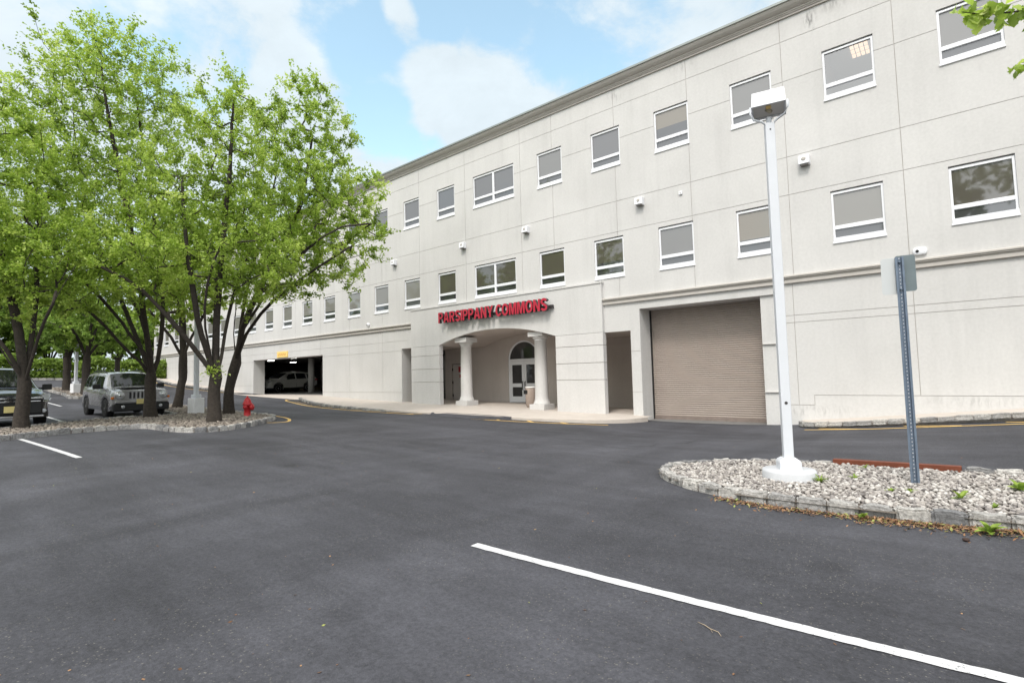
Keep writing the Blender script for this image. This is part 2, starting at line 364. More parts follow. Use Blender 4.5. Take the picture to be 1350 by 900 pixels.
SKY_BLOBS = [(486, 90, .11, -.85), (450, 35, .10, -.75), (505, 165, .08, -.75), (545, 0, .10, -.6), (610, 8, .12, -.7), (695, 45, .11, -.5), (560, 205, .06, -.5), (640, 235, .07, -.4), (250, 60, .14, -.22), (330, 130, .08, -.3),
             (800, 20, .15, -.30), (760, 90, .10, -.3), (100, -40, .2, -.35), (620, 110, .10, .6), (565, 85, .06, .5), (528, 26, .045, .8), (430, 110, .09, .25), (400, 150, .12, .3), (640, 160, .1, .35), (20, 60, .12, .2)]
world()
sl = bpy.data.lights.new('sun', 'SUN'); sl.energy = 1.9; sl.angle = R(11); sl.color = (1, .93, .85)
so = bpy.data.objects.new('sun', sl); C.objects.link(so); so.rotation_euler = Vector(SUN_DIR).to_track_quat('Z', 'Y').to_euler()
sc = bpy.context.scene
sc.view_settings.view_transform = 'Standard'; sc.view_settings.look = 'None'; sc.view_settings.gamma = 1; sc.view_settings.exposure = .2
sc.view_settings.use_curve_mapping = False
sc.render.engine = 'CYCLES'; sc.cycles.use_denoising = True; sc.cycles.max_bounces = 8; sc.cycles.transparent_max_bounces = 8

# ------------------------------------------------------------------ ground sheets
def grid_sheet(name, xs, ys, off, m, kind='structure'):
    X, Y = np.meshgrid(xs, ys); Z = G(X, Y)+off
    V = np.stack([X, Y, Z], -1).reshape(-1, 3); nx = len(xs); ny = len(ys)
    i = (np.arange(ny-1)[:, None]*nx+np.arange(nx-1)[None]).ravel()
    o = np_mesh(name, V, np.stack([i, i+1, i+nx+1, i+nx], -1), m, smooth=True); o['kind'] = kind; return o
grid_sheet('ground', np.array([-600, -300, -150, -100, -80, -66, -55, -45, -35, -25, -15, -5, 5, 14, 30, 80, 200, 600.]), np.array([-600, -300, -100, -50, -24, -12, 0, 8, 17, 40, 100, 300, 600.]), -.35, M['soil'])
grid_sheet('parking_lot', np.arange(-66, 14.01, .5), np.concatenate([np.arange(-24, 16.9, .5), [17.0]]), 0, M['asphalt'])

def ribbon(name, pts, w, off, m, closed=False, kind='structure'):
    """painted line following the terrain; pts in plan"""
    P = [Vector((x, y)) for x, y in pts]; out = []
    for i in range(len(P)-1):
        k = max(1, int((P[i+1]-P[i]).length/.06))
        out += [P[i].lerp(P[i+1], j/k) for j in range(k)]
    out.append(P[-1]); b = MB(); V = []
    for i, p in enumerate(out):
        d = (out[min(i+1, len(out)-1)]-out[max(i-1, 0)]).normalized(); nrm = Vector((-d.y, d.x))
        for s in (-.5, .5):
            q = p+nrm*(w*s+rnd.uniform(-.004, .004)); V.append((q.x, q.y, g(q.x, q.y)+off))
    b.add(V, [(2*i, 2*i+1, 2*i+3, 2*i+2) for i in range(len(out)-1)])
    o = b.build(name, m); o['kind'] = kind; return o
ribbon('parking_line', [(-3.36, 3.44), (3.0, 3.68)], .096, .006, M['white_paint'])
ribbon('parking_line', [(-16.25, 2.02), (-11.55, 2.2)], .096, .006, M['white_paint'])
ribbon('parking_line', [(-25.4, 3.86), (-20.4, 3.72)], .096, .006, M['white_paint'])
ribbon('parking_line', [(-36.5, 5.2), (-31.5, 5.3)], .096, .006, M['white_paint'])
# hairline cracks in the drive
for pts in ([(-5.4, 10.2), (-5.0, 10.7), (-5.1, 11.1), (-4.6, 11.6), (-4.65, 12.2), (-4.1, 12.9)], [(-6.9, 9.6), (-6.2, 10.1), (-5.7, 9.95), (-5.0, 10.0)], [(-10.5, 12.2), (-8.2, 11.8), (-6.3, 12.3), (-4.7, 12.0)]):
    ribbon('asphalt_crack', pts, .022, .004, M['dark'])

# ------------------------------------------------------------------ kerbs of stone blocks
_bm = bmesh.new(); bmesh.ops.create_cube(_bm, size=1); bmesh.ops.bevel(_bm, geom=list(_bm.edges), offset=.09, segments=2, affect='EDGES')
bmesh.ops.subdivide_edges(_bm, edges=[e for e in _bm.edges if e.calc_length() > .3], cuts=3, use_grid_fill=True); bmesh.ops.triangulate(_bm, faces=_bm.faces); _bm.verts.index_update()
BV = np.array([v.co[:] for v in _bm.verts]); BF = np.array([[v.index for v in f.verts] for f in _bm.faces]); _bm.free()
def resample(pts, step, closed=False):
    P = [np.array(p, float) for p in pts]
    if closed: P.append(P[0])
    L = np.concatenate([[0], np.cumsum([np.linalg.norm(P[i+1]-P[i]) for i in range(len(P)-1)])])
    n = max(1, round(L[-1]/step)); s = np.linspace(0, L[-1], n+1)
    A = np.array(P); return np.stack([np.interp(s, L, A[:, k]) for k in range(A.shape[1])], -1)
def smooth_path(pts, it=2, closed=False):
    P = [np.array(p, float) for p in pts]
    for _ in range(it):
        Q = []; n = len(P)
        for i in range(n if closed else n-1):
            a, b = P[i], P[(i+1) % n]; Q += [a*.75+b*.25, a*.25+b*.75]
        if not closed: Q = [P[0]]+Q+[P[-1]]
        P = Q
    return P
def kerb(name, pts, length=.27, width=.14, height=.15, closed=False, zf=None, jit=1.0, light=0.0):
    S = resample(pts, length, closed); Vs = []; Fs = []; T = []; o = 0
    for i in range(len(S)-1):
        a, b = S[i], S[i+1]; d = b-a; L = np.linalg.norm(d); d /= L; nrm = np.array([-d[1], d[0]])
        c = (a+b)/2; zb = g(*c) if zf is None else zf(*c)
        za = (g(*a) if zf is None else zf(*a)); ze = (g(*b) if zf is None else zf(*b))
        h = height+NP.normal(0, .008)*jit; w = width*(1+NP.normal(0, .06)*jit); ll = L*(.945+NP.uniform(-.02, .02))
        v = BV.copy(); v += NP.normal(0, .016, v.shape)+.03*np.sin(v[:, [1, 2, 0]]*7+NP.uniform(0, 6, 3))
        lx = v[:, 0]*ll; ly = v[:, 1]*w+NP.normal(0, .006)*jit; lz = (v[:, 2]+.5)*(h+.12)-.12
        sl = (ze-za)/L
        Vs.append(np.stack([c[0]+d[0]*lx+nrm[0]*ly, c[1]+d[1]*lx+nrm[1]*ly, zb+lz+sl*lx], -1)); Fs.append(BF+o); o += len(v)
        T.append(np.full(len(BF), np.clip(NP.normal(.48+light, .26), 0, 1)))
    ob = np_mesh(name, np.concatenate(Vs), np.concatenate(Fs), M['kerb'], tint=np.concatenate(T)); ob['kind'] = 'structure'
    b = MB(); V = []
    for i, p in enumerate(S):
        d = S[min(i+1, len(S)-1)]-S[max(i-1, 0)]; d /= np.linalg.norm(d); nrm = np.array([-d[1], d[0]])
        z = g(*p) if zf is None else zf(*p)
        for s, zz in ((-.33, -.1), (-.33, height-.05), (.33, height-.05), (.33, -.1)):
            q = p+nrm*width*s; V.append((q[0], q[1], z+zz))
    b.add(V, [(4*i+j, 4*i+j+1, 4*i+j+5, 4*i+j+4) for i in range(len(S)-1) for j in range(3)])
    m = b.build('kerb_mortar', M['mortar'], ob)
    return ob
def inside(P, poly):
    x, y = P[:, 0], P[:, 1]; r = np.zeros(len(P), bool); n = len(poly)
    for i in range(n):
        x0, y0 = poly[i]; x1, y1 = poly[(i+1) % n]
        c = ((y0 > y) != (y1 > y)) & (x < (x1-x0)*(y-y0)/(y1-y0+1e-12)+x0); r ^= c
    return r
def ico(level):
    b = bmesh.new(); bmesh.ops.create_icosphere(b, subdivisions=level, radius=1); b.verts.index_update()
    r = np.array([v.co[:] for v in b.verts]), np.array([[v.index for v in f.verts] for f in b.faces]); b.free(); return r
def pebbles(name, poly, spacing, size, m, off, level=1, margin=0.0, kind='stuff'):
    P = np.array(poly); lo, hi = P.min(0), P.max(0)
    xs = np.arange(lo[0], hi[0], spacing); ys = np.arange(lo[1], hi[1], spacing)
    X, Y = np.meshgrid(xs, ys); Q = np.stack([X.ravel(), Y.ravel()], -1); Q += NP.uniform(-.5, .5, Q.shape)*spacing
    Q = Q[inside(Q, poly)]; n = len(Q)
    v, f = ico(level); k = len(v)
    sc_ = size*(.5+1.0*NP.beta(1.6, 2.2, (n, 1)))*1.02*np.stack([NP.uniform(.9, 1.45, n), NP.uniform(.75, 1.05, n), NP.uniform(.5, .8, n)], -1)
    a = NP.uniform(0, 2*np.pi, n); t = NP.uniform(-.5, .5, (n, 2))
    W = v[None]*sc_[:, None]*(1+NP.normal(0, .09, (n, k, 1)))
    ca, sa = np.cos(a)[:, None], np.sin(a)[:, None]
    x = W[..., 0]*ca-W[..., 1]*sa; y = W[..., 0]*sa+W[..., 1]*ca; z = W[..., 2]+x*t[:, :1]+y*t[:, 1:]
    z0 = G(Q[:, 0], Q[:, 1])+off+NP.uniform(-.012, .022, n)
    V = np.stack([x+Q[:, :1], y+Q[:, 1:], z+z0[:, None]], -1).reshape(-1, 3)
    F = (f[None]+(np.arange(n)*k)[:, None, None]).reshape(-1, 3)
    T = np.repeat(np.clip(NP.beta(2.2, 1.6, n), 0, 1), len(f))
    o = np_mesh(name, V, F, m, smooth=True, tint=T); o['kind'] = kind
    return o
def bed(name, poly, off, m):
    """flat-ish filled sheet inside a plan polygon"""
    P = np.array(poly); lo, hi = P.min(0), P.max(0); st = .13
    X, Y = np.meshgrid(np.arange(lo[0], hi[0]+st, st), np.arange(lo[1], hi[1]+st, st)); nx = X.shape[1]
    i = (np.arange(X.shape[0]-1)[:, None]*nx+np.arange(nx-1)[None]).ravel(); Q = np.stack([X.ravel(), Y.ravel()], -1)
    i = i[inside(Q[i]+st/2, poly)]
    V = np.concatenate([Q, (G(Q[:, 0], Q[:, 1])+off)[:, None]], 1); F = np.stack([i, i+1, i+nx+1, i+nx], -1); us, inv = np.unique(F, return_inverse=True)
    o = np_mesh(name, V[us], inv.reshape(-1, 4), m, smooth=True); o['kind'] = 'structure'; return o

# ------------------------------------------------------------------ islands
ISL_R = [tuple(p) for p in smooth_path([(6.5,6.85),(0.45,6.66),(-.7,6.52),(-1.6,6.46),(-2.45,6.62),(-3.15,7.05),(-3.5,7.6),(-3.42,8.15),(-2.85,8.95),(-2.1,9.22),(-1.42,9.27)], 2)]
ISL_RB = [(.08, 9.16), (1.5, 9.2), (6.5, 9.4)]
def inset(path, d):
    P = [np.array(p) for p in path]; out = []
    for i in range(len(P)):
        t = P[min(i+1, len(P)-1)]-P[max(i-1, 0)]; t /= np.linalg.norm(t); out.append(P[i]+np.array([t[1], -t[0]])*d)
    return out
kerb('kerb', inset(ISL_R, .07), .29, .135, .115, light=.1, jit=.6)
kerb('kerb', [(a, b-.07) for a, b in ISL_RB], .29, .14, .14, light=.12)
polyR = ISL_R+ISL_RB
bed('gravel_bed', polyR, .07, M['gravel_bed'])
pr = [tuple(p) for p in inset(ISL_R, .16)]+[(a, b-.15) for a, b in ISL_RB]
pebbles('gravel', [(min(p[0], 3.2), p[1]) for p in pr], .037, .0255, M['gravel'], .085, 1)
beam = MB()
bx = Vector((-1.42, 9.245)); by = Vector((.07, 9.135)); dd = (by-bx).normalized(); ang = math.atan2(dd.y, dd.x)
zb0 = g(*bx); zb1 = g(*by)
LB = (by-bx).length; pit_b = math.atan2(zb1-zb0, LB)
BM = Matrix.Translation((bx.x, bx.y, zb0)) @ Matrix.Rotation(ang, 4, 'Z') @ Matrix.Rotation(-pit_b, 4, 'Y')
# channel-shaped beam lying on its side
for a in ((-.06, .06, .135, .15), (-.06, -.045, -.04, .135), (.045, .06, -.04, .135)):
    beam.box(.01, LB-.01, a[0], a[1], a[2], a[3], M4=BM)
tag(beam.build('edging_beam', M['rust']), 'rusty brown steel beam edging the back of the pebble island', 'steel beam')

ISL_L = [tuple(p) for p in smooth_path([(-14.6,-2.2),(-15.75,1.2),(-16.4,2.25),(-16.9,3.1),(-17.08,4.0),(-17.0,4.6),(-16.4,4.72),(-15.3,4.72),(-14.55,5.0),(-14.45,5.5),(-14.85,6.2),(-15.6,7.0),(-16.8,8.0),(-17.5,8.5),(-18.4,8.75),(-21,8.85),(-25.8,9.0),(-28.2,8.95),(-28.6,8.5),(-28.5,7.8),(-27.8,7.45),(-24,7.2),(-21.6,6.95),(-21.25,6.2),(-21.1,4.8),(-20.1,3.6),(-19.1,2.6),(-18.5,1.4),(-17.6,-2.2)], 2)]
kerb('kerb', [p for p in ([np.array(p) for p in ISL_L])], .27, .14, .13, light=-.04)
bed('gravel_bed', ISL_L, .06, M['gravel_bed'])
cx = np.mean([p[0] for p in ISL_L])
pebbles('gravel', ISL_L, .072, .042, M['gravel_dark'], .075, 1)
ISL_F = smooth_path([(-36.6,6.4),(-38,6.75),(-42,6.8),(-46.5,6.9),(-47,7.4),(-46.5,8.1),(-42,8.2),(-37,8.1),(-36.3,7.2)], 2, True)
kerb('kerb', ISL_F, .3, .15, .13, True)
pf = [tuple(p) for p in ISL_F]
bed('gravel_bed', pf, .06, M['gravel_bed'])
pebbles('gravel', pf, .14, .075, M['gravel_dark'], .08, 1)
kerb('kerb', [(-56.2, -6), (-56.2, 4), (-56.3, 10), (-56.3, 16.5)], .5, .2, .16, light=.25)

# ------------------------------------------------------------------ walkways along the building
EDGE = smooth_path([(-29.0,16.3),(-28.7,15.3),(-27.4,14.8),(-25,14.05),(-22.7,13.6),(-18.2,13.5),(-15,13.85),(-12,13.95),(-10,14.35),(-8.75,14.95),(-8.05,15.9),(-7.85,16.98)], 2)
def slab(name, edge, ywall, m, th=.3):
    b = MB(); V = []
    for x, y in edge:
        z = zs(x); V += [(x, y, z-th), (x, y, z-.015), (x, y+.02, z), (x, ywall, z)]
    k = len(edge)
    b.add(V, [(4*i+j, 4*i+j+1, 4*i+j+5, 4*i+j+4) for i in range(k-1) for j in range(3)])
    o = b.build(name, m); o['kind'] = 'structure'; return o
E2 = resample([tuple(p) for p in EDGE], .35)
slab('pavement', [tuple(p) for p in E2 if p[0] < -7.9], 17.0, M['concrete'])
fl = MB()
xs = np.linspace(-21.9, -8.25, 30)
for a, b_ in zip(xs[:-1], xs[1:]): fl.quad((a, 17.0, zs(a)), (b_, 17.0, zs(b_)), (b_, 20.1, zs(b_)), (a, 20.1, zs(a)))
fl.build('porch_pavement', M['concrete'])['kind'] = 'structure'
kerb('kerb', [tuple(p) for p in E2 if -28.6 < p[0] < -18.0], .3, .16, .0, zf=lambda x, y: zs(x)-.0+.02, light=.15)
kerb('kerb', [(-3.3, 16.75), (-3.15, 16.2), (-2.7, 15.95), (-1, 15.9), (1.4, 15.95), (9, 16.1)], .32, .16, .0, zf=lambda x, y: max(zs(x)-.01, g(x, y)+.09), light=.15)
slab('pavement', [(x, y) for x, y in resample([(-3.3, 16.8), (-3.1, 16.3), (-2.65, 16.02), (-1, 15.97), (1.4, 16.02), (9, 16.17)], .3)], 17.0, M['concrete'])
kerb('kerb', [(-56, 16.1), (-52, 16.15), (-41.6, 16.3), (-39, 16.4)], .35, .16, .0, zf=lambda x, y: zs(x)+.01, light=.1)
slab('pavement', [(x, y) for x, y in resample([(-56, 16.15), (-52, 16.2), (-41.6, 16.35), (-38.6, 16.45)], .5)], 17.0, M['concrete'])
ap = MB()
xs = np.linspace(-38.35, -29.0, 12)
for a, b_ in zip(xs[:-1], xs[1:]):
    ap.quad((a, 15.5, g(a, 15.5)+.006), (b_, 15.5, g(b_, 15.5)+.006), (b_, 17.8, -.985), (a, 17.8, -.985))
ap.build('garage_apron', M['concrete'])['kind'] = 'structure'
# little asphalt ramp up to the porch walk
rp = MB(); ptsr = []
for x, w in ((-15.6, 0), (-15.0, .55), (-13.6, .75), (-12.4, .6), (-11.75, 0)):
    ye = float(np.interp(x, E2[:, 0], E2[:, 1])); ptsr.append((x, ye, w))
for (x0, y0, w0), (x1, y1, w1) in zip(ptsr[:-1], ptsr[1:]):
    rp.quad((x0, y0-.1-w0, g(x0, y0-.1-w0)+.008), (x1, y1-.1-w1, g(x1, y1-.1-w1)+.008), (x1, y1+w1*.35, zs(x1)+.006), (x0, y0+w0*.35, zs(x0)+.006))
rp.build('asphalt_ramp', M['asphalt'])['kind'] = 'structure'

# yellow kerb markings
def off_edge(x, d): return (x, float(np.interp(x, E2[:, 0], E2[:, 1]))-d)
def yline(pts): ribbon('kerb_marking', pts, .10, .006, M['yellow_paint'])
yline([tuple(p) for p in smooth_path([(-29.2, 15.9), (-29.7, 15.3), (-29.0, 14.6), (-27.6, 14.2), (-25, 13.5), (-22.7, 13.05), (-18.2, 12.95), (-16, 13.2)], 2)])
for x in np.arange(-27.5, -15.9, 1.25): yline([off_edge(x+.25, .12), off_edge(x-.1, .52)])
yline([off_edge(-12.9, .72), off_edge(-11.2, .6), off_edge(-9.6, .5), (-8.35, 14.7)])
for x in (-12.2, -10.9, -9.75): yline([off_edge(x-.15, .12), off_edge(x+.3, .5)])
yline([(-3.0, 15.55), (-1.5, 15.3), (1.0, 15.25), (8, 15.4)])
for x in (-2.2, -.4, 1.4, 3.2, 5): yline([(x-.5, 15.75), (x+.55, 15.32)])
yline([tuple(p) for p in smooth_path([(-19.3, 9.3), (-17.6, 9.0), (-16.4, 8.45), (-16.0, 8.1), (-16.05, 7.7), (-16.3, 7.45)], 2)])
yline([(-55.2, 15.5), (-48, 15.65), (-40, 15.85)])
yline([(-49, 6.2), (-52, 5.0)])

# ------------------------------------------------------------------ the building
bld = empty('office_building', (-20, 17, 0))
tag(bld, 'long three-storey beige panel office building with rows of white framed windows', 'building')
bld.location = (0, 0, 0)
SP = 2.563
COLS = [3.47, .905, -1.66, -4.23, -6.81, -9.37, -11.94, -15.01, -18.05]+[-20.6-SP*i for i in range(16)]
HW = .61
def hw(c): return 1.21 if abs(c+15.01) < .1 else HW
ROWS = [(7.57, 9.05), (3.45, 4.94)]
OPEN = [(c-hw(c), c+hw(c), z0, z1, .10) for c in COLS for z0, z1 in ROWS]
OPEN += [(-21.5, -8.62, -3, 1.46, .8), (-18.5, -11.78, -3, 2.15, .8), (-8.25, -4.29, -3, 2.2, .93), (-38.3, -29.05, -3, 1.47, .8)]
UPV = [6.2, 3.3, .6-1.2, -3.32, -6.22, -8.98, -11.8, -13.45, -16.75, -20.0]+[-23.1-3.08*i for i in range(13)]
LOV = [5.0, 2.2, -.58, -3.37]+[-23.1-3.08*i for i in range(13) if not (-38.4 < -23.1-3.08*i < -29.3)]
JW = .007
def joint_z(x):
    return [1.52, 1.31, (-.8 if x > -2.97 else -1.08)] if x > -3.75 else ([1.86, 1.36, (-.77 if x > -29.2 else (-.33 if x > -46 else .12))] if x < -21 else [.72, -.72, -9])
def depth(x, z):
    for x0, x1, z0, z1, d in OPEN:
        if x0 < x < x1 and z0 < z < z1: return d, False
    if z > 2.6:
        if any(abs(z-j) < JW for j in (9.78, 8.55, 6.24, 5.1)) or any(abs(x-j) < JW for j in UPV): return .014, True
    elif z < 2.5:
        if any(abs(z-j) < JW for j in joint_z(x)) or any(abs(x-j) < JW for j in LOV if z > joint_z(x)[2]): return .014, True
        if x > -2.97-JW and x < -2.97+JW and -1.08 < z < -.8: return .014, True
        if -4.29 < x < -3.75 and z < 2.2: return .07, True
    return 0, True
def sheet(name, Y0, X0, X1, Z0, Z1, xc, zc, dfn, m, parent, m2=None):
    def cuts(v, a, b): v = sorted({round(q, 4) for q in v if a < q < b}); return [a]+v+[b]
    xs = cuts(xc, X0, X1); zz = cuts(zc, Z0, Z1)
    Dp = [[dfn((xs[i]+xs[i+1])/2, (zz[j]+zz[j+1])/2) for j in range(len(zz)-1)] for i in range(len(xs)-1)]
    b = MB()
    for i in range(len(xs)-1):
        for j in range(len(zz)-1):
            d, s = Dp[i][j]; x0, x1, z0, z1 = xs[i], xs[i+1], zz[j], zz[j+1]
            if s: b.quad((x0, Y0+d, z0), (x1, Y0+d, z0), (x1, Y0+d, z1), (x0, Y0+d, z1), 1 if m2 and d in (.014,) else 0)
            if i+2 < len(xs):
                e, _ = Dp[i+1][j]
                if e != d: b.quad((x1, Y0+min(d, e), z0), (x1, Y0+max(d, e), z0), (x1, Y0+max(d, e), z1), (x1, Y0+min(d, e), z1)) if d < e else b.quad((x1, Y0+d, z0), (x1, Y0+e, z0), (x1, Y0+e, z1), (x1, Y0+d, z1))
            if j+2 < len(zz):
                e, _ = Dp[i][j+1]
                if e != d: b.quad((x0, Y0+d, z1), (x1, Y0+d, z1), (x1, Y0+e, z1), (x0, Y0+e, z1))
    return b.build(name, [m, m2] if m2 else m, parent, fix=False)
xc = [v for o in OPEN for v in o[:2]]+[j+s*JW for j in UPV+LOV for s in (-1, 1)]+[-2.97-JW, -2.97+JW, -3.75, -4, -21, -29.2, -46]
zc = [v for o in OPEN for v in o[2:4]]+[j+s*JW for j in (9.78, 8.55, 6.24, 5.1, 1.52, 1.31, -.8, -1.08, 1.86, 1.36, -.77, -.33, .12, .72, -.72) for s in (-1, 1)]+[2.5, 2.6]
M['joint'] = simple('panel_sealant', (.41, .385, .36), .9)
sheet('wall', 17.0, -60, 9, -2.4, 10.66, xc, zc, depth, M['wall'], bld, M['joint'])
b = MB()
b.quad((-60, 17, -2.4), (-60, 17, 10.66), (-60, 48, 10.66), (-60, 48, -2.4)); b.quad((9, 17, -2.4), (9, 48, -2.4), (9, 48, 10.66), (9, 17, 10.66))
b.quad((-60, 48, -2.4), (9, 48, -2.4), (9, 48, 10.66), (-60, 48, 10.66))
b.build('side_wall', M['wall'], bld)
b = MB(); b.box(-60.2, 9.2, 16.95, 48.2, 10.60, 10.66); b.build('roof', M['coping'], bld)
b = MB()
b.sweep_x([(17.02, 10.46), (16.95, 10.46), (16.95, 10.52), (16.925, 10.525), (16.925, 10.56), (16.90, 10.565), (16.90, 10.60), (16.86, 10.62), (16.82, 10.65), (16.78, 10.69), (16.75, 10.74), (16.735, 10.79), (17.02, 10.79)], -60.25, 9.25)
b.build('cornice', M['trim'], bld, fix=True)
b = MB(); b.sweep_x([(16.70, 10.79), (16.70, 10.86), (17.3, 10.90), (17.3, 10.79)], -60.28, 9.28); b.build('roof_coping', M['coping'], bld)
led = [(17.0, 2.47), (16.925, 2.47), (16.925, 2.545), (16.945, 2.55), (16.945, 2.60), (16.90, 2.605), (16.90, 2.64), (16.87, 2.645), (16.87, 2.68), (16.885, 2.70), (17.0, 2.71)]
b = MB(); b.sweep_x(led, -60.1, -20.5); b.sweep_x(led, -9.7, 9.1); b.build('ledge', M['trim'], bld)

# windows
def pane_mat(name, col, ior, rough=.03, refl=.30, var=.12):
    m, n, l, p = mat(name); p.inputs['Base Color'].default_value = (*col, 1); p.inputs['Roughness'].default_value = .6
    gl = n.new('ShaderNodeBsdfGlossy'); gl.inputs['Roughness'].default_value = rough; gl.inputs['Color'].default_value = (.95, .97, 1, 1)
    fr = n.new('ShaderNodeFresnel'); fr.inputs['IOR'].default_value = ior
    ad = n.new('ShaderNodeMath'); ad.operation = 'ADD'; ad.inputs[1].default_value = refl; ad.use_clamp = True; l.new(fr.outputs[0], ad.inputs[0])
    tc = n.new('ShaderNodeTexCoord'); t = n.new('ShaderNodeTexNoise'); t.inputs['Scale'].default_value = 1.1; t.inputs['Detail'].default_value = 2; l.new(tc.outputs['Object'], t.inputs[0])
    bp = n.new('ShaderNodeBump'); bp.inputs['Strength'].default_value = .05; bp.inputs['Distance'].default_value = .05; l.new(t.outputs[0], bp.inputs['Height']); l.new(bp.outputs[0], gl.inputs['Normal'])
    mx = n.new('ShaderNodeMixShader'); l.new(ad.outputs[0], mx.inputs[0]); l.new(p.outputs[0], mx.inputs[1]); l.new(gl.outputs[0], mx.inputs[2])
    l.new(mx.outputs[0], n['Material Output'].inputs['Surface']); return m
M['p_top'] = pane_mat('shaded_glass', (.125, .125, .132), 1.2, refl=.055)
M['p_mid'] = pane_mat('glass_over_grey_blind', (.16, .158, .155), 1.22, refl=.06, rough=.06)
M['p_slate'] = pane_mat('slate_glass', (.075, .08, .09), 1.25, refl=.085)
M['p_warm'] = pane_mat('glass_over_warm_blind', (.20, .18, .15), 1.2, refl=.05)
M['p_blind'] = pane_mat('glass_over_blind', (.185, .177, .16), 1.25, refl=.07)
M['p_dark'] = pane_mat('glass_over_dark_room', (.015, .016, .018), 1.5, refl=.08)
M['p_grey'] = pane_mat('glass_over_grey_room', (.07, .073, .08), 1.3, refl=.055)
M['p_olive'] = pane_mat('glass_over_olive_blind', (.052, .044, .030), 1.3, refl=.085)
def window_mesh(w, double=False):
    b = MB(); H = 1.48; y0, y1 = .035, .10
    cols = [(-w, 0), (0, w)] if double else [(-w, w)]
    f = .055
    b.box(-w, -w+f, y0, y1, .15, H-.04); b.box(w-f, w, y0, y1, .15, H-.04)
    b.box(-w+f, w-f, y0, y1, H-.095, H-.04); b.box(-w, w, .07, y1, H-.04, H-.002)
    b.box(-w+f, w-f, y0, y1, .385, .495)
    b.box(-w+.002, w-.002, -.008, y1, .004, .15); b.box(-w-.012, w+.012, -.035, 0.02, -.02, .03)
    if double: b.box(-.05, .05, y0-.006, y1, .15, H-.095)
    return b.build('window', M['frame'], None, bevel=.006, seg=1)
def pane_mesh(w, mu, ml, fr=1.0):
    b = MB(); zb_ = 1.46-fr*.99; b.quad((-w+.05, .075, zb_), (w-.05, .075, zb_), (w-.05, .075, 1.46), (-w+.05, .075, 1.46), 0)
    if fr < 1: b.quad((-w+.05, .075, .47), (w-.05, .075, .47), (w-.05, .075, zb_), (-w+.05, .075, zb_), 1)
    b.quad((-w+.05, .075, .13), (w-.05, .075, .13), (w-.05, .075, .40), (-w+.05, .075, .40), 1)
    return b.build('pane', [mu, ml], None, fix=False)
PV = {}
def get_pane(dbl, mu, ml, fr=1.0):
    k = (dbl, mu, ml, fr)
    if k not in PV: PV[k] = pane_mesh(1.21 if dbl else HW, M[mu], M[ml], fr); return PV[k]
    o = PV[k].copy(); C.objects.link(o); return o
wmesh = {}
rr = random.Random(11)
for ci, c in enumerate(COLS):
    for ri, (z0, z1) in enumerate(ROWS):
        dbl = abs(c+15.01) < .1
        if dbl not in wmesh: wmesh[dbl] = window_mesh(1.21 if dbl else HW, dbl); o = wmesh[dbl]
        else: o = wmesh[dbl].copy(); C.objects.link(o)
        o.parent = bld; o.location = (c, 17.0, z0)
        if ri == 0 and abs(c+1.66) < .1: lit_window = o; continue
        if ri == 0: mu, ml = (('p_warm', 'p_grey') if abs(c+6.81) < .1 else ('p_mid', 'p_grey') if abs(c+11.94) < .1 else rr.choice([('p_top', 'p_grey'), ('p_slate', 'p_grey'), ('p_slate', 'p_top'), ('p_mid', 'p_grey')]))
        else: mu, ml = ('p_olive', 'p_dark') if (c > .5 or abs(c+9.37) < .1 or abs(c+11.94) < .1 or dbl or abs(c+18.05) < .1) else ((('p_blind', 'p_grey') if c > -3 else rr.choice([('p_warm', 'p_grey'), ('p_mid', 'p_slate'), ('p_mid', 'p_grey')])) if c > -8 else rr.choice([('p_blind', 'p_grey'), ('p_blind', 'p_dark')]))
        p = get_pane(dbl, mu, ml, .62 if (ri == 0 and abs(c+6.81) < .1) else (rr.choice([1.0, 1.0, .86, .93]) if c < -3 else 1.0)); p.parent = o
# the window with a ceiling lamp glowing behind its glass
m, n, l, p_ = mat('clear_glass')
tr = n.new('ShaderNodeBsdfTransparent'); tr.inputs['Color'].default_value = (.8, .83, .86, 1); gl = n.new('ShaderNodeBsdfGlossy'); gl.inputs['Roughness'].default_value = .03
mx = n.new('ShaderNodeMixShader'); mx.inputs[0].default_value = .24; l.new(tr.outputs[0], mx.inputs[1]); l.new(gl.outputs[0], mx.inputs[2]); l.new(mx.outputs[0], n['Material Output'].inputs['Surface'])
M['clear'] = m
b = MB(); b.quad((-.56, .075, .15), (.56, .075, .15), (.56, .075, 1.46), (-.56, .075, 1.46)); b.build('pane', M['clear'], lit_window)
b = MB(); x0, x1, y0, y1, z0, z1 = -.6, .6, .11, 3.2, -.3, 1.75
b.quad((x0, y1, z0), (x1, y1, z0), (x1, y1, z1), (x0, y1, z1)); b.quad((x0, y0, z0), (x0, y1, z0), (x0, y1, z1), (x0, y0, z1)); b.quad((x1, y0, z0), (x1, y1, z0), (x1, y1, z1), (x1, y0, z1))
b.quad((x0, y0, z1), (x1, y0, z1), (x1, y1, z1), (x0, y1, z1)); b.quad((x0, y0, z0), (x1, y0, z0), (x1, y1, z0), (x0, y1, z0))
b.build('room', simple('grey_room', (.28, .28, .29), .9), lit_window)
b = MB(); em = emit('warm_lamp', (1, .70, .45), .85)
for i in range(4):
    for j in range(3): b.box(.0+i*.115, .085+i*.115, .75+j*.27, .93+j*.27, 1.70, 1.73)
b.build('ceiling_lamp', em, lit_window)

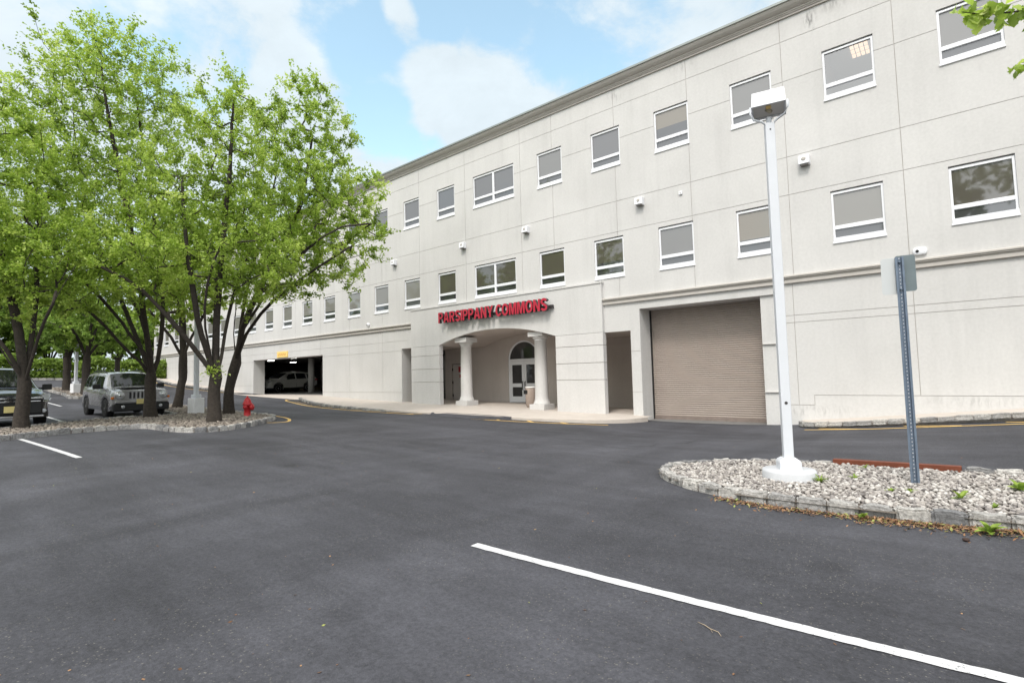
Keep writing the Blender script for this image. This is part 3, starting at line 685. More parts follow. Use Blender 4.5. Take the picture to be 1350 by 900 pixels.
# porch: piers, arched fascia, vault, back wall
def stacked_pier(x0, x1, y0, y1, zt, zj, zbot):
    b = MB(); zz = [zbot]+sorted(zj)+[zt]
    for a, c in zip(zz[:-1], zz[1:]): b.box(x0, x1, y0, y1, a+.011 if a > zbot else a, c-.011)
    b.box(x0+.02, x1-.02, y0+.02, y1-.02, zbot, zt-.02, 1)
    return b.build('pier', [M['wall_low'], M['joint']], bld, bevel=.006, seg=1)
stacked_pier(-20.56, -18.5, 16.85, 17.09, 1.47, [1.0, .36, -.27], zs(-20.5)-.4)
stacked_pier(-11.78, -9.66, 16.85, 17.09, 1.47, [1.0, .36, -.27], zs(-9.7)-.4)
AX0, AX1, AZ, RISE = -18.5, -11.78, 1.47, .53
hc = (AX1-AX0)/2; RA = (hc*hc+RISE*RISE)/(2*RISE); cxa = (AX0+AX1)/2
def arch_z(x): return AZ+RISE-RA+math.sqrt(RA*RA-(x-cxa)**2)
arc = [(x, arch_z(x)) for x in np.linspace(AX0, AX1, 33)]
b = MB()
# front skirt built as quads between arch and top so the face stays clean
top = 3.29
outl = [(-20.56, AZ)]+arc+[(-9.66, AZ)]
V0 = [(x, 16.85, z) for x, z in outl]; V1 = [(x, 16.85, top) for x, z in outl]
k = len(outl); b.add(V0+V1, [(i, i+1, k+i+1, k+i) for i in range(k-1)])
b.add([(x, 16.85, z) for x, z in outl]+[(x, 17.86, z) for x, z in outl], [(i, i+1, k+i+1, k+i) for i in range(k-1)])
b.quad((-20.56, 16.85, AZ), (-20.56, 17, AZ), (-20.56, 17, top), (-20.56, 16.85, top)); b.quad((-9.66, 16.85, AZ), (-9.66, 17, AZ), (-9.66, 17, top), (-9.66, 16.85, top))
b.box(-20.59, -9.63, 16.82, 17.0, top, top+.05)
b.build('porch_fascia', M['wall'], bld)
b = MB()
ceil = [(-21.9, 1.455)]+[(x, z-.006) for x, z in arc]+[(-8.25, 1.455)]
k = len(ceil); b.add([(x, 17.05, z) for x, z in ceil]+[(x, 20.0, z) for x, z in ceil], [(i, i+1, k+i+1, k+i) for i in range(k-1)])
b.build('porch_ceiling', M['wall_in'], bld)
DX0, DX1, DC = -16.9, -14.96, -15.93
BOP = [(DX0, DX1, -1.6, 1.68, .1), (-20.95, -20.05, -1.6, .66, .06)]
def bdepth(x, z):
    for x0, x1, z0, z1, d in BOP:
        if x0 < x < x1 and z0 < z < z1: return d, False
    if any(abs(z-j) < JW for j in (.74, -.84, 1.2)): return .02, True
    return 0, True
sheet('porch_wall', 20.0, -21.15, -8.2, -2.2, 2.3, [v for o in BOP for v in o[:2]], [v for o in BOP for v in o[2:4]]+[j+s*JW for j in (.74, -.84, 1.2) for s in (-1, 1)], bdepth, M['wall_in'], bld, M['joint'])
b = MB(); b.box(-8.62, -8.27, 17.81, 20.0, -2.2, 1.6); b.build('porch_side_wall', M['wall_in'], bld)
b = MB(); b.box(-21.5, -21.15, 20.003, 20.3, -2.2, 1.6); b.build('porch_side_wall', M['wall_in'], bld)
# spandrels over the arched transom
RD = (DX1-DX0)/2-.0; SPR = .74
b = MB(); arcd = [(DC+RD*math.cos(a), SPR+.92*math.sin(a)) for a in np.linspace(0, math.pi, 25)]
k = len(arcd); b.add([(x, 20.002, z) for x, z in arcd]+[(x, 20.002, 1.69) for x, z in arcd], [(i, i+1, k+i+1, k+i) for i in range(k-1)])
b.add([(x, 20.002, z) for x, z in arcd]+[(x, 20.1, z) for x, z in arcd], [(i, i+1, k+i+1, k+i) for i in range(k-1)])
b.build('porch_wall', M['wall_in'], bld)
# entrance doors
fz = zs(DC)+.01
b = MB()
b.box(DX0+.003, DX0+.07, 20.03, 20.1, fz, SPR); b.box(DX1-.07, DX1-.003, 20.03, 20.1, fz, SPR); b.box(DX0+.07, DX1-.07, 20.03, 20.1, .66, .76)
ao = [(DC+(RD-.005)*math.cos(a), SPR+.915*math.sin(a)) for a in np.linspace(0, math.pi, 25)]; ai = [(DC+(RD-.075)*math.cos(a), SPR+.845*math.sin(a)) for a in np.linspace(0, math.pi, 25)]
for i in range(24):
    for y in (20.03,): b.quad((ao[i][0], y, ao[i][1]), (ao[i+1][0], y, ao[i+1][1]), (ai[i+1][0], y, ai[i+1][1]), (ai[i][0], y, ai[i][1]))
    b.quad((ai[i][0], 20.03, ai[i][1]), (ai[i+1][0], 20.03, ai[i+1][1]), (ai[i+1][0], 20.1, ai[i+1][1]), (ai[i][0], 20.1, ai[i][1]))
ent = b.build('entrance_frame', M['frame'], bld, fix=True)
b = MB(); b.add([(DC, 20.07, SPR)]+[(x, 20.07, z) for x, z in ai], [(0, i+1, i+2) for i in range(24)]); b.build('fanlight', M['p_dark'], ent, fix=False)
for s in (-1, 1):
    x0, x1 = (DX0+.075, DC-.006) if s < 0 else (DC+.006, DX1-.075)
    b = MB(); b.box(x0, x0+.13, 20.04, 20.09, fz+.02, .655); b.box(x1-.13, x1, 20.04, 20.09, fz+.02, .655)
    for za, zb in ((fz+.02, fz+.3), (-.62, -.44), (.47, .655)): b.box(x0+.13, x1-.13, 20.04, 20.09, za, zb)
    d = b.build('door', M['frame'], bld)
    b = MB(); b.quad((x0+.12, 20.07, fz+.2), (x1-.12, 20.07, fz+.2), (x1-.12, 20.07, .5), (x0+.12, 20.07, .5)); b.build('pane', M['p_dark'], d, fix=False)
    hx = x1-.08 if s < 0 else x0+.08
    b = MB(); b.tube([(hx, 20.04, -.75), (hx, 19.98, -.73), (hx, 19.98, -.37), (hx, 20.04, -.35)], .022, 8); b.build('handle', M['black'], d)
# service door with red notice
b = MB(); z0 = zs(-20.5)+.015; b.box(-20.9, -20.1, 20.0+.02, 20.07, z0, .62)
sd_ = b.build('service_door', M['door_paint'], bld, bevel=.004)
for z in (.35, -.35, -1.05): b = MB(); b.box(-20.925, -20.88, 19.99, 20.03, z-.07, z+.07); b.build('hinge', M['black'], sd_)
b = MB(); b.box(-20.45, -20.15, 20.005, 20.018, .2, .5); b.box(-20.38, -20.15, 20.005, 20.018, -.1, .08); b.build('warning_notice', simple('red_notice', (.36, .03, .04), .5), sd_)
# columns
for cxx, w in ((-17.22, 1), (-12.9, 1)):
    y = 17.36; b = MB(); z0 = zs(cxx); zt = min(arch_z(cxx-.3), arch_z(cxx+.3))
    a = .37
    b.lathe([(.35, z0+.215), (.35, z0+.235), (.335, z0+.28), (.305, z0+.34), (.283, z0+.43), (.275, z0+.6), (.265, z0+1.3), (.245, 1.36), (.262, 1.365), (.262, 1.40), (.25, 1.405), (.28, 1.43), (.315, 1.47), (.33, 1.50), (.33, 1.535)], cxx, y, 0, 40)
    c_ = b.build('column', M['wall_low'], bld)
    b = MB(); b.box(cxx-a, cxx+a, y-a, y+a, z0-.05, z0+.215); b.build('plinth', M['wall_low'], c_, bevel=.008)
    b = MB(); b.box(cxx-a, cxx+a, y-a, y+a, 1.536, zt+.02); b.build('capital', M['wall_low'], c_, bevel=.006)

# roller shutter
b = MB(); prof = []; pitch_ = .072; z = -1.60
while z < 2.2:
    prof += [(17.90, z), (17.888, z+pitch_*.25), (17.888, z+pitch_*.6), (17.902, z+pitch_*.82), (17.915, z+pitch_*.9)]; z += pitch_
b.sweep_x(prof, -8.24, -4.2, close=False)
b.build('roller_shutter', M['shutter'], bld, fix=False)
b = MB(); b.box(-8.24, -4.2, 17.86, 17.92, -1.80, -1.60); b.build('shutter_bottom_bar', simple('shutter_bar', (.20, .16, .14), .6, var=.2), bld, bevel=.01)
b = MB(); b.box(-8.25, -3.7, 17.0, 18.0, -2.3, g(-6, 17)+.01); b.build('threshold', M['garage'], bld)
for xa in (-8.24, -4.27+.048): b = MB(); b.box(xa, xa+.022, 17.80, 17.93, -1.75, 2.19); b.build('shutter_rail', M['black'], bld)
b = MB(); b.box(-8.25, -4.0, 17.93, 18.0, -2.3, 2.3); b.build('shutter_backing', M['dark'], bld)

# garage interior
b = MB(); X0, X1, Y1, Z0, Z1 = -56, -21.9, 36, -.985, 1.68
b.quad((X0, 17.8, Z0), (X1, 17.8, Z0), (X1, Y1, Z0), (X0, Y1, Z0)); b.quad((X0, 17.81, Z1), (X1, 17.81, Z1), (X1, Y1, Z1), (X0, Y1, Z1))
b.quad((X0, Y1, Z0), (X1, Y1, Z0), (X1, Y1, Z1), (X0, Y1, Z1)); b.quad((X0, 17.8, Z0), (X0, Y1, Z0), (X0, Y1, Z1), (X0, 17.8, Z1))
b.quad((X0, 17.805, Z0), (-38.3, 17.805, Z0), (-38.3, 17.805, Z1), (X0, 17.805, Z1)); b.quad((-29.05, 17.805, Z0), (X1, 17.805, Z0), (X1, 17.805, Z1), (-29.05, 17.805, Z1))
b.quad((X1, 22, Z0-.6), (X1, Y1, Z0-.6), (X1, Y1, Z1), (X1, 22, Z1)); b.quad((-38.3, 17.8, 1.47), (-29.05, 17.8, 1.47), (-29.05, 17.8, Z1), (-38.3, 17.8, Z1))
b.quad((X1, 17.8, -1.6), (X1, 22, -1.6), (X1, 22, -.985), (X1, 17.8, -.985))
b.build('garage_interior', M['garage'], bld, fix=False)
for x, y in ((-38.6, 21.6), (-46, 27), (-31, 29)):
    b = MB(); b.lathe([(.24, -.99), (.24, 1.69)], x, y, 0, 20); b.build('garage_column', M['garage_col'], bld)
tube_m = emit('garage_tube', (1, .97, .9), 6)
for x, y in ((-37.6, 19.6), (-41, 25), (-43.0, 20.5), (-47, 24.5), (-36, 30), (-30.5, 25.5), (-24.5, 21.6), (-26.5, 23.6), (-28.5, 25.8)):
    b = MB(); b.box(x-.42, x+.42, y-.08, y+.08, 1.62, 1.67); b.build('garage_lamp', tube_m, bld)

# ------------------------------------------------------------------ lettering on the porch
def letter_mesh(ch):
    t = .205; w = {'I': t, 'M': .86, 'O': .78, 'C': .74, 'N': .72, 'A': .80, 'Y': .76, 'S': .68, 'P': .68, 'R': .72}[ch]; c = w/2
    def arc(cx, cy, rx, ry, a0, a1, n=16): return [(cx+rx*math.cos(R(a0+(a1-a0)*i/n)), cy+ry*math.sin(R(a0+(a1-a0)*i/n))) for i in range(n+1)]
    L = []
    if ch == 'I': L = [[(0, 0), (0, 1), (w, 1), (w, 0)]]
    elif ch == 'N': L = [[(0, 0), (0, 1), (t, 1), (w-t, .36), (w-t, 1), (w, 1), (w, 0), (w-t, 0), (t, .64), (t, 0)]]
    elif ch == 'M': L = [[(0, 0), (0, 1), (.28, 1), (c, .36), (w-.28, 1), (w, 1), (w, 0), (w-t*.92, 0), (w-t*.92, .70), (c+.085, 0), (c-.085, 0), (t*.92, .70), (t*.92, 0)]]
    elif ch == 'A': L = [[(0, 0), (c-.125, 1), (c+.125, 1), (w, 0), (w-.225, 0), (w-.285, .22), (.285, .22), (.225, 0)], [(c, .77), (c-.105, .39), (c+.105, .39)]]
    elif ch == 'Y': L = [[(c-t/2, 0), (c-t/2, .40), (0, 1), (.235, 1), (c, .60), (w-.235, 1), (w, 1), (c+t/2, .40), (c+t/2, 0)]]
    elif ch in 'PR':
        r = .31; bot = .38 if ch == 'P' else .42; ry = (1-bot)/2
        o = [(0, 0), (0, 1)]+arc(w-r-.01, bot+ry, r, ry, 90, -90)
        if ch == 'R': o = o[:-1]+[(w-.24, bot+.01), (w+.01, 0), (w-.235, 0), (w-.44, bot-.02)]
        o += [(t, bot), (t, 0)]
        L = [o, [(t, bot+.165), (t, .835)]+arc(w-r-.03, bot+ry, r-.17, ry-.165, 90, -90, 10)]
    elif ch == 'O': L = [arc(c, .5, c, .52, 0, 360, 36)[:-1], arc(c, .5, c-t, .52-.175, 0, 360, 30)[:-1]]
    elif ch == 'C': L = [arc(c, .5, c, .52, 38, 322, 30)+arc(c, .5, c-t, .52-.175, 322, 38, 26)]
    elif ch == 'S':
        h = .095; P = arc(c, .735, c-h, .285-h, 15, 262, 20)+arc(c, .265, c-h, .285-h, 82, -165, 20)
        A = []; B = []
        for k in range(len(P)):
            q0 = Vector(P[max(k-1, 0)]); q1 = Vector(P[min(k+1, len(P)-1)]); d = (q1-q0).normalized(); nn = Vector((-d.y, d.x))*h; q = Vector(P[k]); A.append(tuple(q+nn)); B.append(tuple(q-nn))
        L = [A+B[::-1]]
    cu = bpy.data.curves.new('letter', 'CURVE'); cu.dimensions = '2D'; cu.fill_mode = 'BOTH'; cu.extrude = .055
    for loop in L:
        sp_ = cu.splines.new('POLY'); sp_.points.add(len(loop)-1); sp_.use_cyclic_u = True
        for q, (x, y) in zip(sp_.points, loop): q.co = (x, y, 0, 1)
    o = bpy.data.objects.new('letter', cu); C.objects.link(o); bpy.context.view_layer.update()
    me = bpy.data.meshes.new_from_object(o.evaluated_get(bpy.context.evaluated_depsgraph_get())); bpy.data.objects.remove(o); bpy.data.curves.remove(cu)
    return me
sign = empty('building_sign', (-15.4, 16.6, 2.76))
tag(sign, 'red raised letters PARSIPPANY COMMONS mounted above the arched porch', 'sign')
TXT = 'PARSIPPANY COMMONS'; items = []; cur = 0
for ch in TXT:
    if ch == ' ': cur += .22; continue
    me = letter_mesh(ch); v = np.array([q.co[:] for q in me.vertices]); lo, hi = v.min(0), v.max(0)
    items.append((me, lo, hi, cur)); cur += hi[0]-lo[0]+.075
SX0, SX1, CAP = -18.18, -11.90, .49
kx = (SX1-SX0)/(cur-.075); LETTERS = []
for me, lo, hi, x in items:
    capz = CAP
    for q in me.vertices:
        X = SX0+(x+q.co.x-lo[0])*kx; Zv = q.co.y*capz; Yv = -q.co.z*1.3
        q.co = (X+15.4, Yv+.0, Zv-.29)
    me.materials.clear(); me.materials.append(M['red']); me.materials.append(M['bronze'])
    me.update()
    bm = bmesh.new(); bm.from_mesh(me); bmesh.ops.recalc_face_normals(bm, faces=bm.faces)
    for f in bm.faces: f.material_index = 0 if f.normal.y < -.9 else 1
    bm.to_mesh(me); bm.free()
    o = link(bpy.data.objects.new('letter', me), sign)
b = MB(); b.box(-2.7, 3.62, .12, .21, -.19, -.06); b.build('raceway', M['bronze'], sign)

# yellow clearance board
ys = empty('yellow_sign_board', (-34.0, 16.98, 1.72)); tag(ys, 'small yellow sign board over the garage entrance', 'sign')
b = MB(); b.box(-.72, .72, -.03, .02, -.2, .2); b.build('board', M['yellow_sign'], ys, bevel=.006)
b = MB()
for i in range(8):
    x = -.52+i*.135; b.box(x, x+.035, -.036, -.03, -.07, .06); b.box(x+.035, x+.085, -.036, -.03, (.025 if i % 2 else -.07), (.06 if i % 2 else -.035))
b.build('lettering', M['orange'], ys)

# wall lights
b = MB()
def wall_light():
    r = empty('wall_light', (0, 0, 0))
    b = MB(); V = [(-.14, -.22, -.12), (.14, -.22, -.12), (.14, 0, -.14), (-.14, 0, -.14), (-.14, -.19, .13), (.14, -.19, .13), (.14, 0, .15), (-.14, 0, .15)]
    b.add(V, [(0, 1, 5, 4), (1, 2, 6, 5), (2, 3, 7, 6), (3, 0, 4, 7), (4, 5, 6, 7), (0, 3, 2, 1)])
    b.build('housing', M['frame'], r, bevel=.012)
    b = MB(); b.box(-.10, .10, -.19, -.03, -.15, -.125); b.build('lens', simple('lamp_lens', (.18, .17, .16), .25), r)
    b = MB(); b.lathe([(.06, -.0), (.055, -.012), (.03, -.014)], 0, -.207, .02, 16, axis='y'); b.build('badge', M['trim'], r, fix=True)
    return r
wl = wall_light()
WL = [(-2.85, 'white box light on the upper wall, right of the tall white lamp pole'), (-8.03, 'white box light on the wall above the space between porch and shutter'),
      (-13.15, 'white box light on the wall above the last letters of the red sign'), (-16.85, 'white box light on the wall above the first letters of the red sign'),
      (-21.94, 'white box light on the wall just left of the porch, nearest the tree')]
for i, (x, lb) in enumerate(WL):
    o = wl if i == 0 else copy_tree(wl); o.location = (x, 17, 5.98); tag(o, lb, 'wall light', 'box lights along the facade')
# small wall fittings
r = empty('emergency_light', (-.38, 17, 2.9)); tag(r, 'white oval wall fitting with a dark eye just above the ledge behind the sign post', 'wall fitting')
b = MB(); n = 28
V = []
for y, s in ((0, 1), (-.05, 1), (-.075, .9), (-.085, .7)):
    for j in range(n):
        a = 2*math.pi*j/n; cx_, cz_ = math.cos(a), math.sin(a)
        V.append(((math.copysign(.075, cx_) if abs(cx_) > 1e-6 else 0)+cx_*.075*s, y, cz_*.10*s))
b.add(V, [(i*n+j, i*n+(j+1) % n, (i+1)*n+(j+1) % n, (i+1)*n+j) for i in range(3) for j in range(n)]+[tuple(range(3*n, 4*n))], 0, True)
b.build('housing', M['frame'], r)
b = MB(); b.lathe([(.036, -.08), (.036, -.10), (.02, -.105)], -.055, 0, .0, 16, axis='y'); b.build('lens', M['black'], r)
r = empty('sensor_box', (-6.57, 17, 5.95)); tag(r, 'tiny white sensor box on the wall above the roller shutter', 'wall fitting')
b = MB(); b.box(-.06, .06, -.05, 0, -.06, .06); b.build('housing', M['frame'], r, bevel=.01)
b = MB(); b.lathe([(.022, -.05), (.02, -.06)], 0, 0, 0, 12, axis='y'); b.build('lens', M['trim'], r)
r = empty('dome_camera', (-24.33, 17, 2.92)); tag(r, 'small round white camera on the wall above the ledge near the garage', 'wall fitting')
b = MB(); b.lathe([(.11, 0), (.11, -.05), (.085, -.09), (.03, -.12)], 0, 0, 0, 20, axis='y'); b.build('housing', M['frame'], r)
b = MB(); b.lathe([(.04, -.11), (.03, -.125)], .0, 0, 0, 12, axis='y'); b.build('lens', M['black'], r)

# litter bin by the column
zb = zs(-13.7); r = empty('litter_bin', (-13.93, 18.0, zb)); tag(r, 'brown pebbled litter bin with open side beside the porch column', 'bin')
b = MB(); b.lathe([(.19, 0), (.20, .03), (.25, .10), (.27, .62), (.27, .80), (.26, .84)], n=28)
b.build('body', M['bin'], r)
b = MB(); b.lathe([(.28, .84), (.28, .87), (.24, .90), (.12, .90), (.12, .87)], n=28); b.build('lid', simple('pale_bin_lid', (.72, .70, .68), .6), r)
b = MB(); b.box(-.225, .0, -.275, -.2, .58, .76); b.build('opening', M['black'], r, bevel=.02)

# ------------------------------------------------------------------ floodlight pole on the right island
def pole_foot(r, conc_r=.325):
    b = MB(); b.lathe([(conc_r, -.15), (conc_r, .105), (conc_r-.012, .125), (.0, .132)], n=48, cap=False); b.build('footing', M['pole_conc'], r)
    b = MB(); V = []
    for (h, z) in ((.13, .12), (.13, .225), (.118, .25), (.09, .272), (.082, .28)): V += [(-h, -h, z), (h, -h, z), (h, h, z), (-h, h, z)]
    b.add(V, [(4*i+j, 4*i+(j+1) % 4, 4*i+4+(j+1) % 4, 4*i+4+j) for i in range(4) for j in range(4)]+[(16, 17, 18, 19)]); b.build('base_cover', M['pole'], r, bevel=.008)
px_, py_ = -1.70, 7.72; pz = g(px_, py_)+.085
lp = empty('lamp_pole', (px_, py_, pz), R(24)); tag(lp, 'tall square white lamp pole with floodlight on the near right pebble island', 'lamp post')
PH = 3.36-pz
pole_foot(lp)
b = MB(); b.box(-.06, .06, -.06, .06, .08, PH); b.build('pole', M['pole'], lp, bevel=.012)
b = MB(); b.lathe([(.010, -.061), (.010, -.065)], 0, 0, PH-.1, 10, axis='y'); b.lathe([(.02, -.061), (.02, -.065)], 0, 0, 1.0, 10, axis='y'); b.build('bolt', M['bronze'], lp)
hd = MB(); W2, D2, H2 = .21, .17, .20
V = [(-W2, -D2, 0), (W2, -D2, 0), (W2, D2, 0), (-W2, D2, 0), (-W2*.94, -D2*.96, H2), (W2*.94, -D2*.96, H2), (W2*.94, D2*.5, H2+.03), (-W2*.94, D2*.5, H2+.03)]
TM = Matrix.Translation((0, -.03, PH+.18)) @ Matrix.Rotation(R(-12), 4, 'Z') @ Matrix.Rotation(R(-9), 4, 'X')
hd.add([TM @ Vector(v) for v in V], [(0, 1, 5, 4), (1, 2, 6, 5), (2, 3, 7, 6), (3, 0, 4, 7), (4, 5, 6, 7)])
for a, c, d, e in ((-W2, W2, -D2, -D2+.02), (-W2, W2, D2-.02, D2), (-W2, -W2+.02, -D2+.02, D2-.02), (W2-.02, W2, -D2+.02, D2-.02)): hd.box(a, c, d, e, -.012, .012, M4=TM)
hh = hd.build('floodlight', M['pole'], lp)
b = MB(); b.quad(*[TM @ Vector(v) for v in ((-W2+.015, -D2+.015, .014), (W2-.015, -D2+.015, .014), (W2-.015, D2-.015, .014), (-W2+.015, D2-.015, .014))])
b.build('lens', simple('floodlight_glass', (.70, .68, .65), .22, spec=.6), hh)
b = MB(); b.tube([TM @ Vector(p) for p in ((-.02, -.02, .004), (.02, .05, .004))], .03, 10); b.build('bulb', simple('lamp_bulb', (.45, .40, .30), .3), hh)
b = MB(); b.box(-.035, .03, -.1, -.03, .002, .008, M4=TM); b.build('label_plate', M['yellow_sign'], hh)
yk = [TM @ Vector(p) for p in ((-W2-.02, .0, .10), (-W2-.022, 0, .0), (-W2+.02, 0, -.10), (-.09, 0, -.16))]+[Vector((0, 0, PH-.05))]+[TM @ Vector(p) for p in ((.09, 0, -.16), (W2-.02, 0, -.10), (W2+.022, 0, .0), (W2+.02, 0, .10))]
b = MB(); b.tube(yk, .016, 8); b.tube([(0, 0, PH-.02), (0, 0, PH+.09)], .035, 12); b.build('yoke', M['pole'], lp)

# sign post seen from behind
sx, sy = -.385, 8.0; sz = g(sx, sy)+.07
sp = empty('sign_post', (sx, sy, sz), R(10)); tag(sp, 'galvanised steel sign post with blank sign back standing in the pebble island', 'sign post')
SH = 1.33-sz
b = MB()
PS = .82
prof = [(-.055, .0), (-.03, .0), (-.022, .03), (.022, .03), (.03, .0), (.055, .0), (.055, -.004), (.027, -.004), (.019, .026), (-.019, .026), (-.027, -.004), (-.055, -.004)]
n = len(prof); V = [(x*PS, y, -.3) for x, y in prof]+[(x*PS, y, SH) for x, y in prof]
b.add(V, [(i, (i+1) % n, (i+1) % n+n, i+n) for i in range(n)]+[(0, 1, 2, 9, 10, 11)[::-1], (2, 3, 8, 9)[::-1], (3, 4, 5, 6, 7, 8)[::-1], tuple(n+i for i in (0, 1, 2, 9, 10, 11)), tuple(n+i for i in (2, 3, 8, 9)), tuple(n+i for i in (3, 4, 5, 6, 7, 8))])
# row of punched holes
for i in range(int(SH/.045)):
    z = .03+i*.045
    b.lathe([(.007, .0252), (.007, .0256)], 0, 0, z, 8, 1, axis='y')
b.build('post', [M['galv'], simple('post_hole', (.55, .56, .58), .6)], sp, fix=False)
n = 6
def rr_poly(x0, x1, z0, z1, r):
    P = []
    for cx_, cz_, a0 in ((x1-r, z1-r, 0), (x0+r, z1-r, 90), (x0+r, z0+r, 180), (x1-r, z0+r, 270)):
        for j in range(n+1): a = R(a0+90*j/n); P.append((cx_+r*math.cos(a), cz_+r*math.sin(a)))
    return P
b = MB(); b.prism(rr_poly(-.045, .16, SH-.43, SH+.02, .03), .034, .037); plate = b.build('sign_plate', simple('dark_sign_back', (.15, .185, .20), .5, .35, var=.08, scale=6), sp)  # darker plate on the right, a paler one overlaps it on the left
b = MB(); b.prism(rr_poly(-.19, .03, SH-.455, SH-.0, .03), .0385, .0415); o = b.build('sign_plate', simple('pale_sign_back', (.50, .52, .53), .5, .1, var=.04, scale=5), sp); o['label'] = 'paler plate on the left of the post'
b = MB()
for z in (SH-.06, SH-.40): b.lathe([(.011, -.012), (.013, -.006), (.013, .035)], 0, 0, z, 10, axis='y')
b.build('bolt', M['galv'], plate)

# white pole and square plinth on the left island, second one farther off
def lot_pole(x, y, h, off, lb, bw=.20, bh=.60):
    z = g(x, y)+off; r = empty('lot_lamp_pole', (x, y, z), R(12)); tag(r, lb, 'lamp post', 'white lamp poles among the trees')
    b = MB(); b.box(-bw, bw, -bw, bw, -.2, bh); b.build('plinth', M['plinth'], r, bevel=.02)
    b = MB(); b.box(-.13, .13, -.13, .13, bh, bh+.14); b.build('base_cover', M['pole'], r, bevel=.03)
    b = MB(); b.box(-.07, .07, -.07, .07, bh+.1, h); b.build('pole', M['pole'], r, bevel=.012)
    b = MB(); b.box(-.26, .26, -.34, .1, h, h+.17); b.build('floodlight', M['pole'], r, bevel=.02)
    return r
lot_pole(-21.75, 7.55, 5.2, .06, 'white pole on a square white plinth between the tree trunks by the red hydrant')
lot_pole(-39.9, 7.35, 5.6, .06, 'white pole on a square white plinth far off behind the silver car')

# fire hydrant
hx, hy = -18.24, 7.9; hz = g(hx, hy)+.07
hy_ = empty('fire_hydrant', (hx, hy, hz), R(130)); tag(hy_, 'red fire hydrant at the end of the tree island', 'hydrant')
b = MB(); b.lathe([(.15, -.05), (.15, .03), (.115, .035), (.105, .06), (.10, .38), (.13, .385), (.13, .425), (.115, .43)], n=28); b.build('barrel', M['hydrant'], hy_)
b = MB(); b.lathe([(.155, .43), (.155, .465), (.128, .47), (.125, .50), (.10, .58), (.06, .64), (.035, .655), (.035, .665), (.022, .67), (.022, .715), (.0, .715)], n=28, cap=False); b.build('bonnet', M['hydrant'], hy_)
b = MB(); b.lathe([(.065, .08), (.065, .135), (.085, .14), (.085, .19), (.06, .20), (.025, .205), (.025, .235)], 0, 0, .335, 20, axis='x'); b.build('side_outlet', M['hydrant'], hy_)
b = MB(); b.lathe([(.05, -.08), (.05, -.13), (.065, -.135), (.065, -.175), (.02, -.18), (.02, -.205)], 0, 0, .335, 18, axis='x'); b.build('side_outlet', M['hydrant'], hy_)
b = MB(); b.lathe([(.085, -.07), (.085, -.13), (.105, -.135), (.105, -.19), (.07, -.20), (.025, -.205), (.025, -.235)], 0, 0, .33, 20, axis='y'); b.build('front_outlet', M['hydrant'], hy_)
b = MB(); b.tube([(.19, .02, .30), (.2, .03, .2), (.21, .02, .1), (.215, .0, .02)], .006, 6); b.build('chain', M['black'], hy_)

# ------------------------------------------------------------------ small plants, litter, twigs
def weed(x, y, off, n, L, w, lb, spread=.7, grp='weeds in the pebbles'):
    b = MB(); z = g(x, y)+off; rr = random.Random(int(abs(x*977+y*131)*100))
    for i in range(n):
        a = 2*math.pi*(i/n)+rr.uniform(-.4, .4); l = L*rr.uniform(.6, 1.15); e = rr.uniform(.35, 1.2)
        prev = None; seg = 5
        for k in range(seg+1):
            t = k/seg; rad = l*(t*math.cos(e)+.25*t*t)*spread; hh_ = l*(t*math.sin(e)-.30*t*t)
            ww = w*math.sin(math.pi*min(.97, .12+t*.86))
            c = Vector((math.cos(a)*rad, math.sin(a)*rad, hh_)); s_ = Vector((-math.sin(a), math.cos(a), 0))*ww
            cur_ = (c-s_+Vector((0, 0, ww*.35)), c, c+s_+Vector((0, 0, ww*.35)))
            if prev:
                tt = rr.uniform(.3, 1)
                b.add([prev[0], prev[1], cur_[1], cur_[0]], [(0, 1, 2, 3)], 0, True, tt); b.add([prev[1], prev[2], cur_[2], cur_[1]], [(0, 1, 2, 3)], 0, True, tt)
            prev = cur_
    o = b.build('weed', M['leaf_hedge'], None, fix=False, tint=True); o.location = (x, y, z)
    return tag(o, lb, 'weed', grp)
weed(-1.33, 7.62, .09, 22, .16, .009, 'grassy green weed tuft touching the foot of the white lamp pole')
weed(.53, 8.05, .09, 11, .24, .036, 'largest broad-leaved green weed in the pebbles at the right edge', .7)
weed(.02, 7.35, .09, 9, .17, .022, 'broad-leaved weed in the pebbles near the kerb, right of the sign post')
weed(-.58, 7.4, .09, 12, .10, .014, 'low small weed in the pebbles, left of the sign post')
weed(-.42, 7.45, .09, 8, .11, .012, 'slim weed in the pebbles right in front of the sign post')
weed(-.98, 8.9, .09, 8, .13, .008, 'thin weed blades before the left end of the rusty beam')
weed(-1.0, 8.0, .09, 14, .12, .01, 'feathery weed in the pebbles, just right of the lamp pole foot')
weed(.62, 7.2, .09, 10, .16, .025, 'leafy weed in the pebbles at the right edge, close to the front kerb')
weed(.28, 7.1, .09, 10, .08, .014, 'flat low weed beside the front kerb blocks')
weed(.2, 6.38, .02, 12, .13, .03, 'leafy green weed in the dry litter at the foot of the kerb', .9, 'weeds in the litter')
weed(-.75, 6.36, .02, 9, .09, .018, 'small green weed in the litter strip below the kerb', .9, 'weeds in the litter')
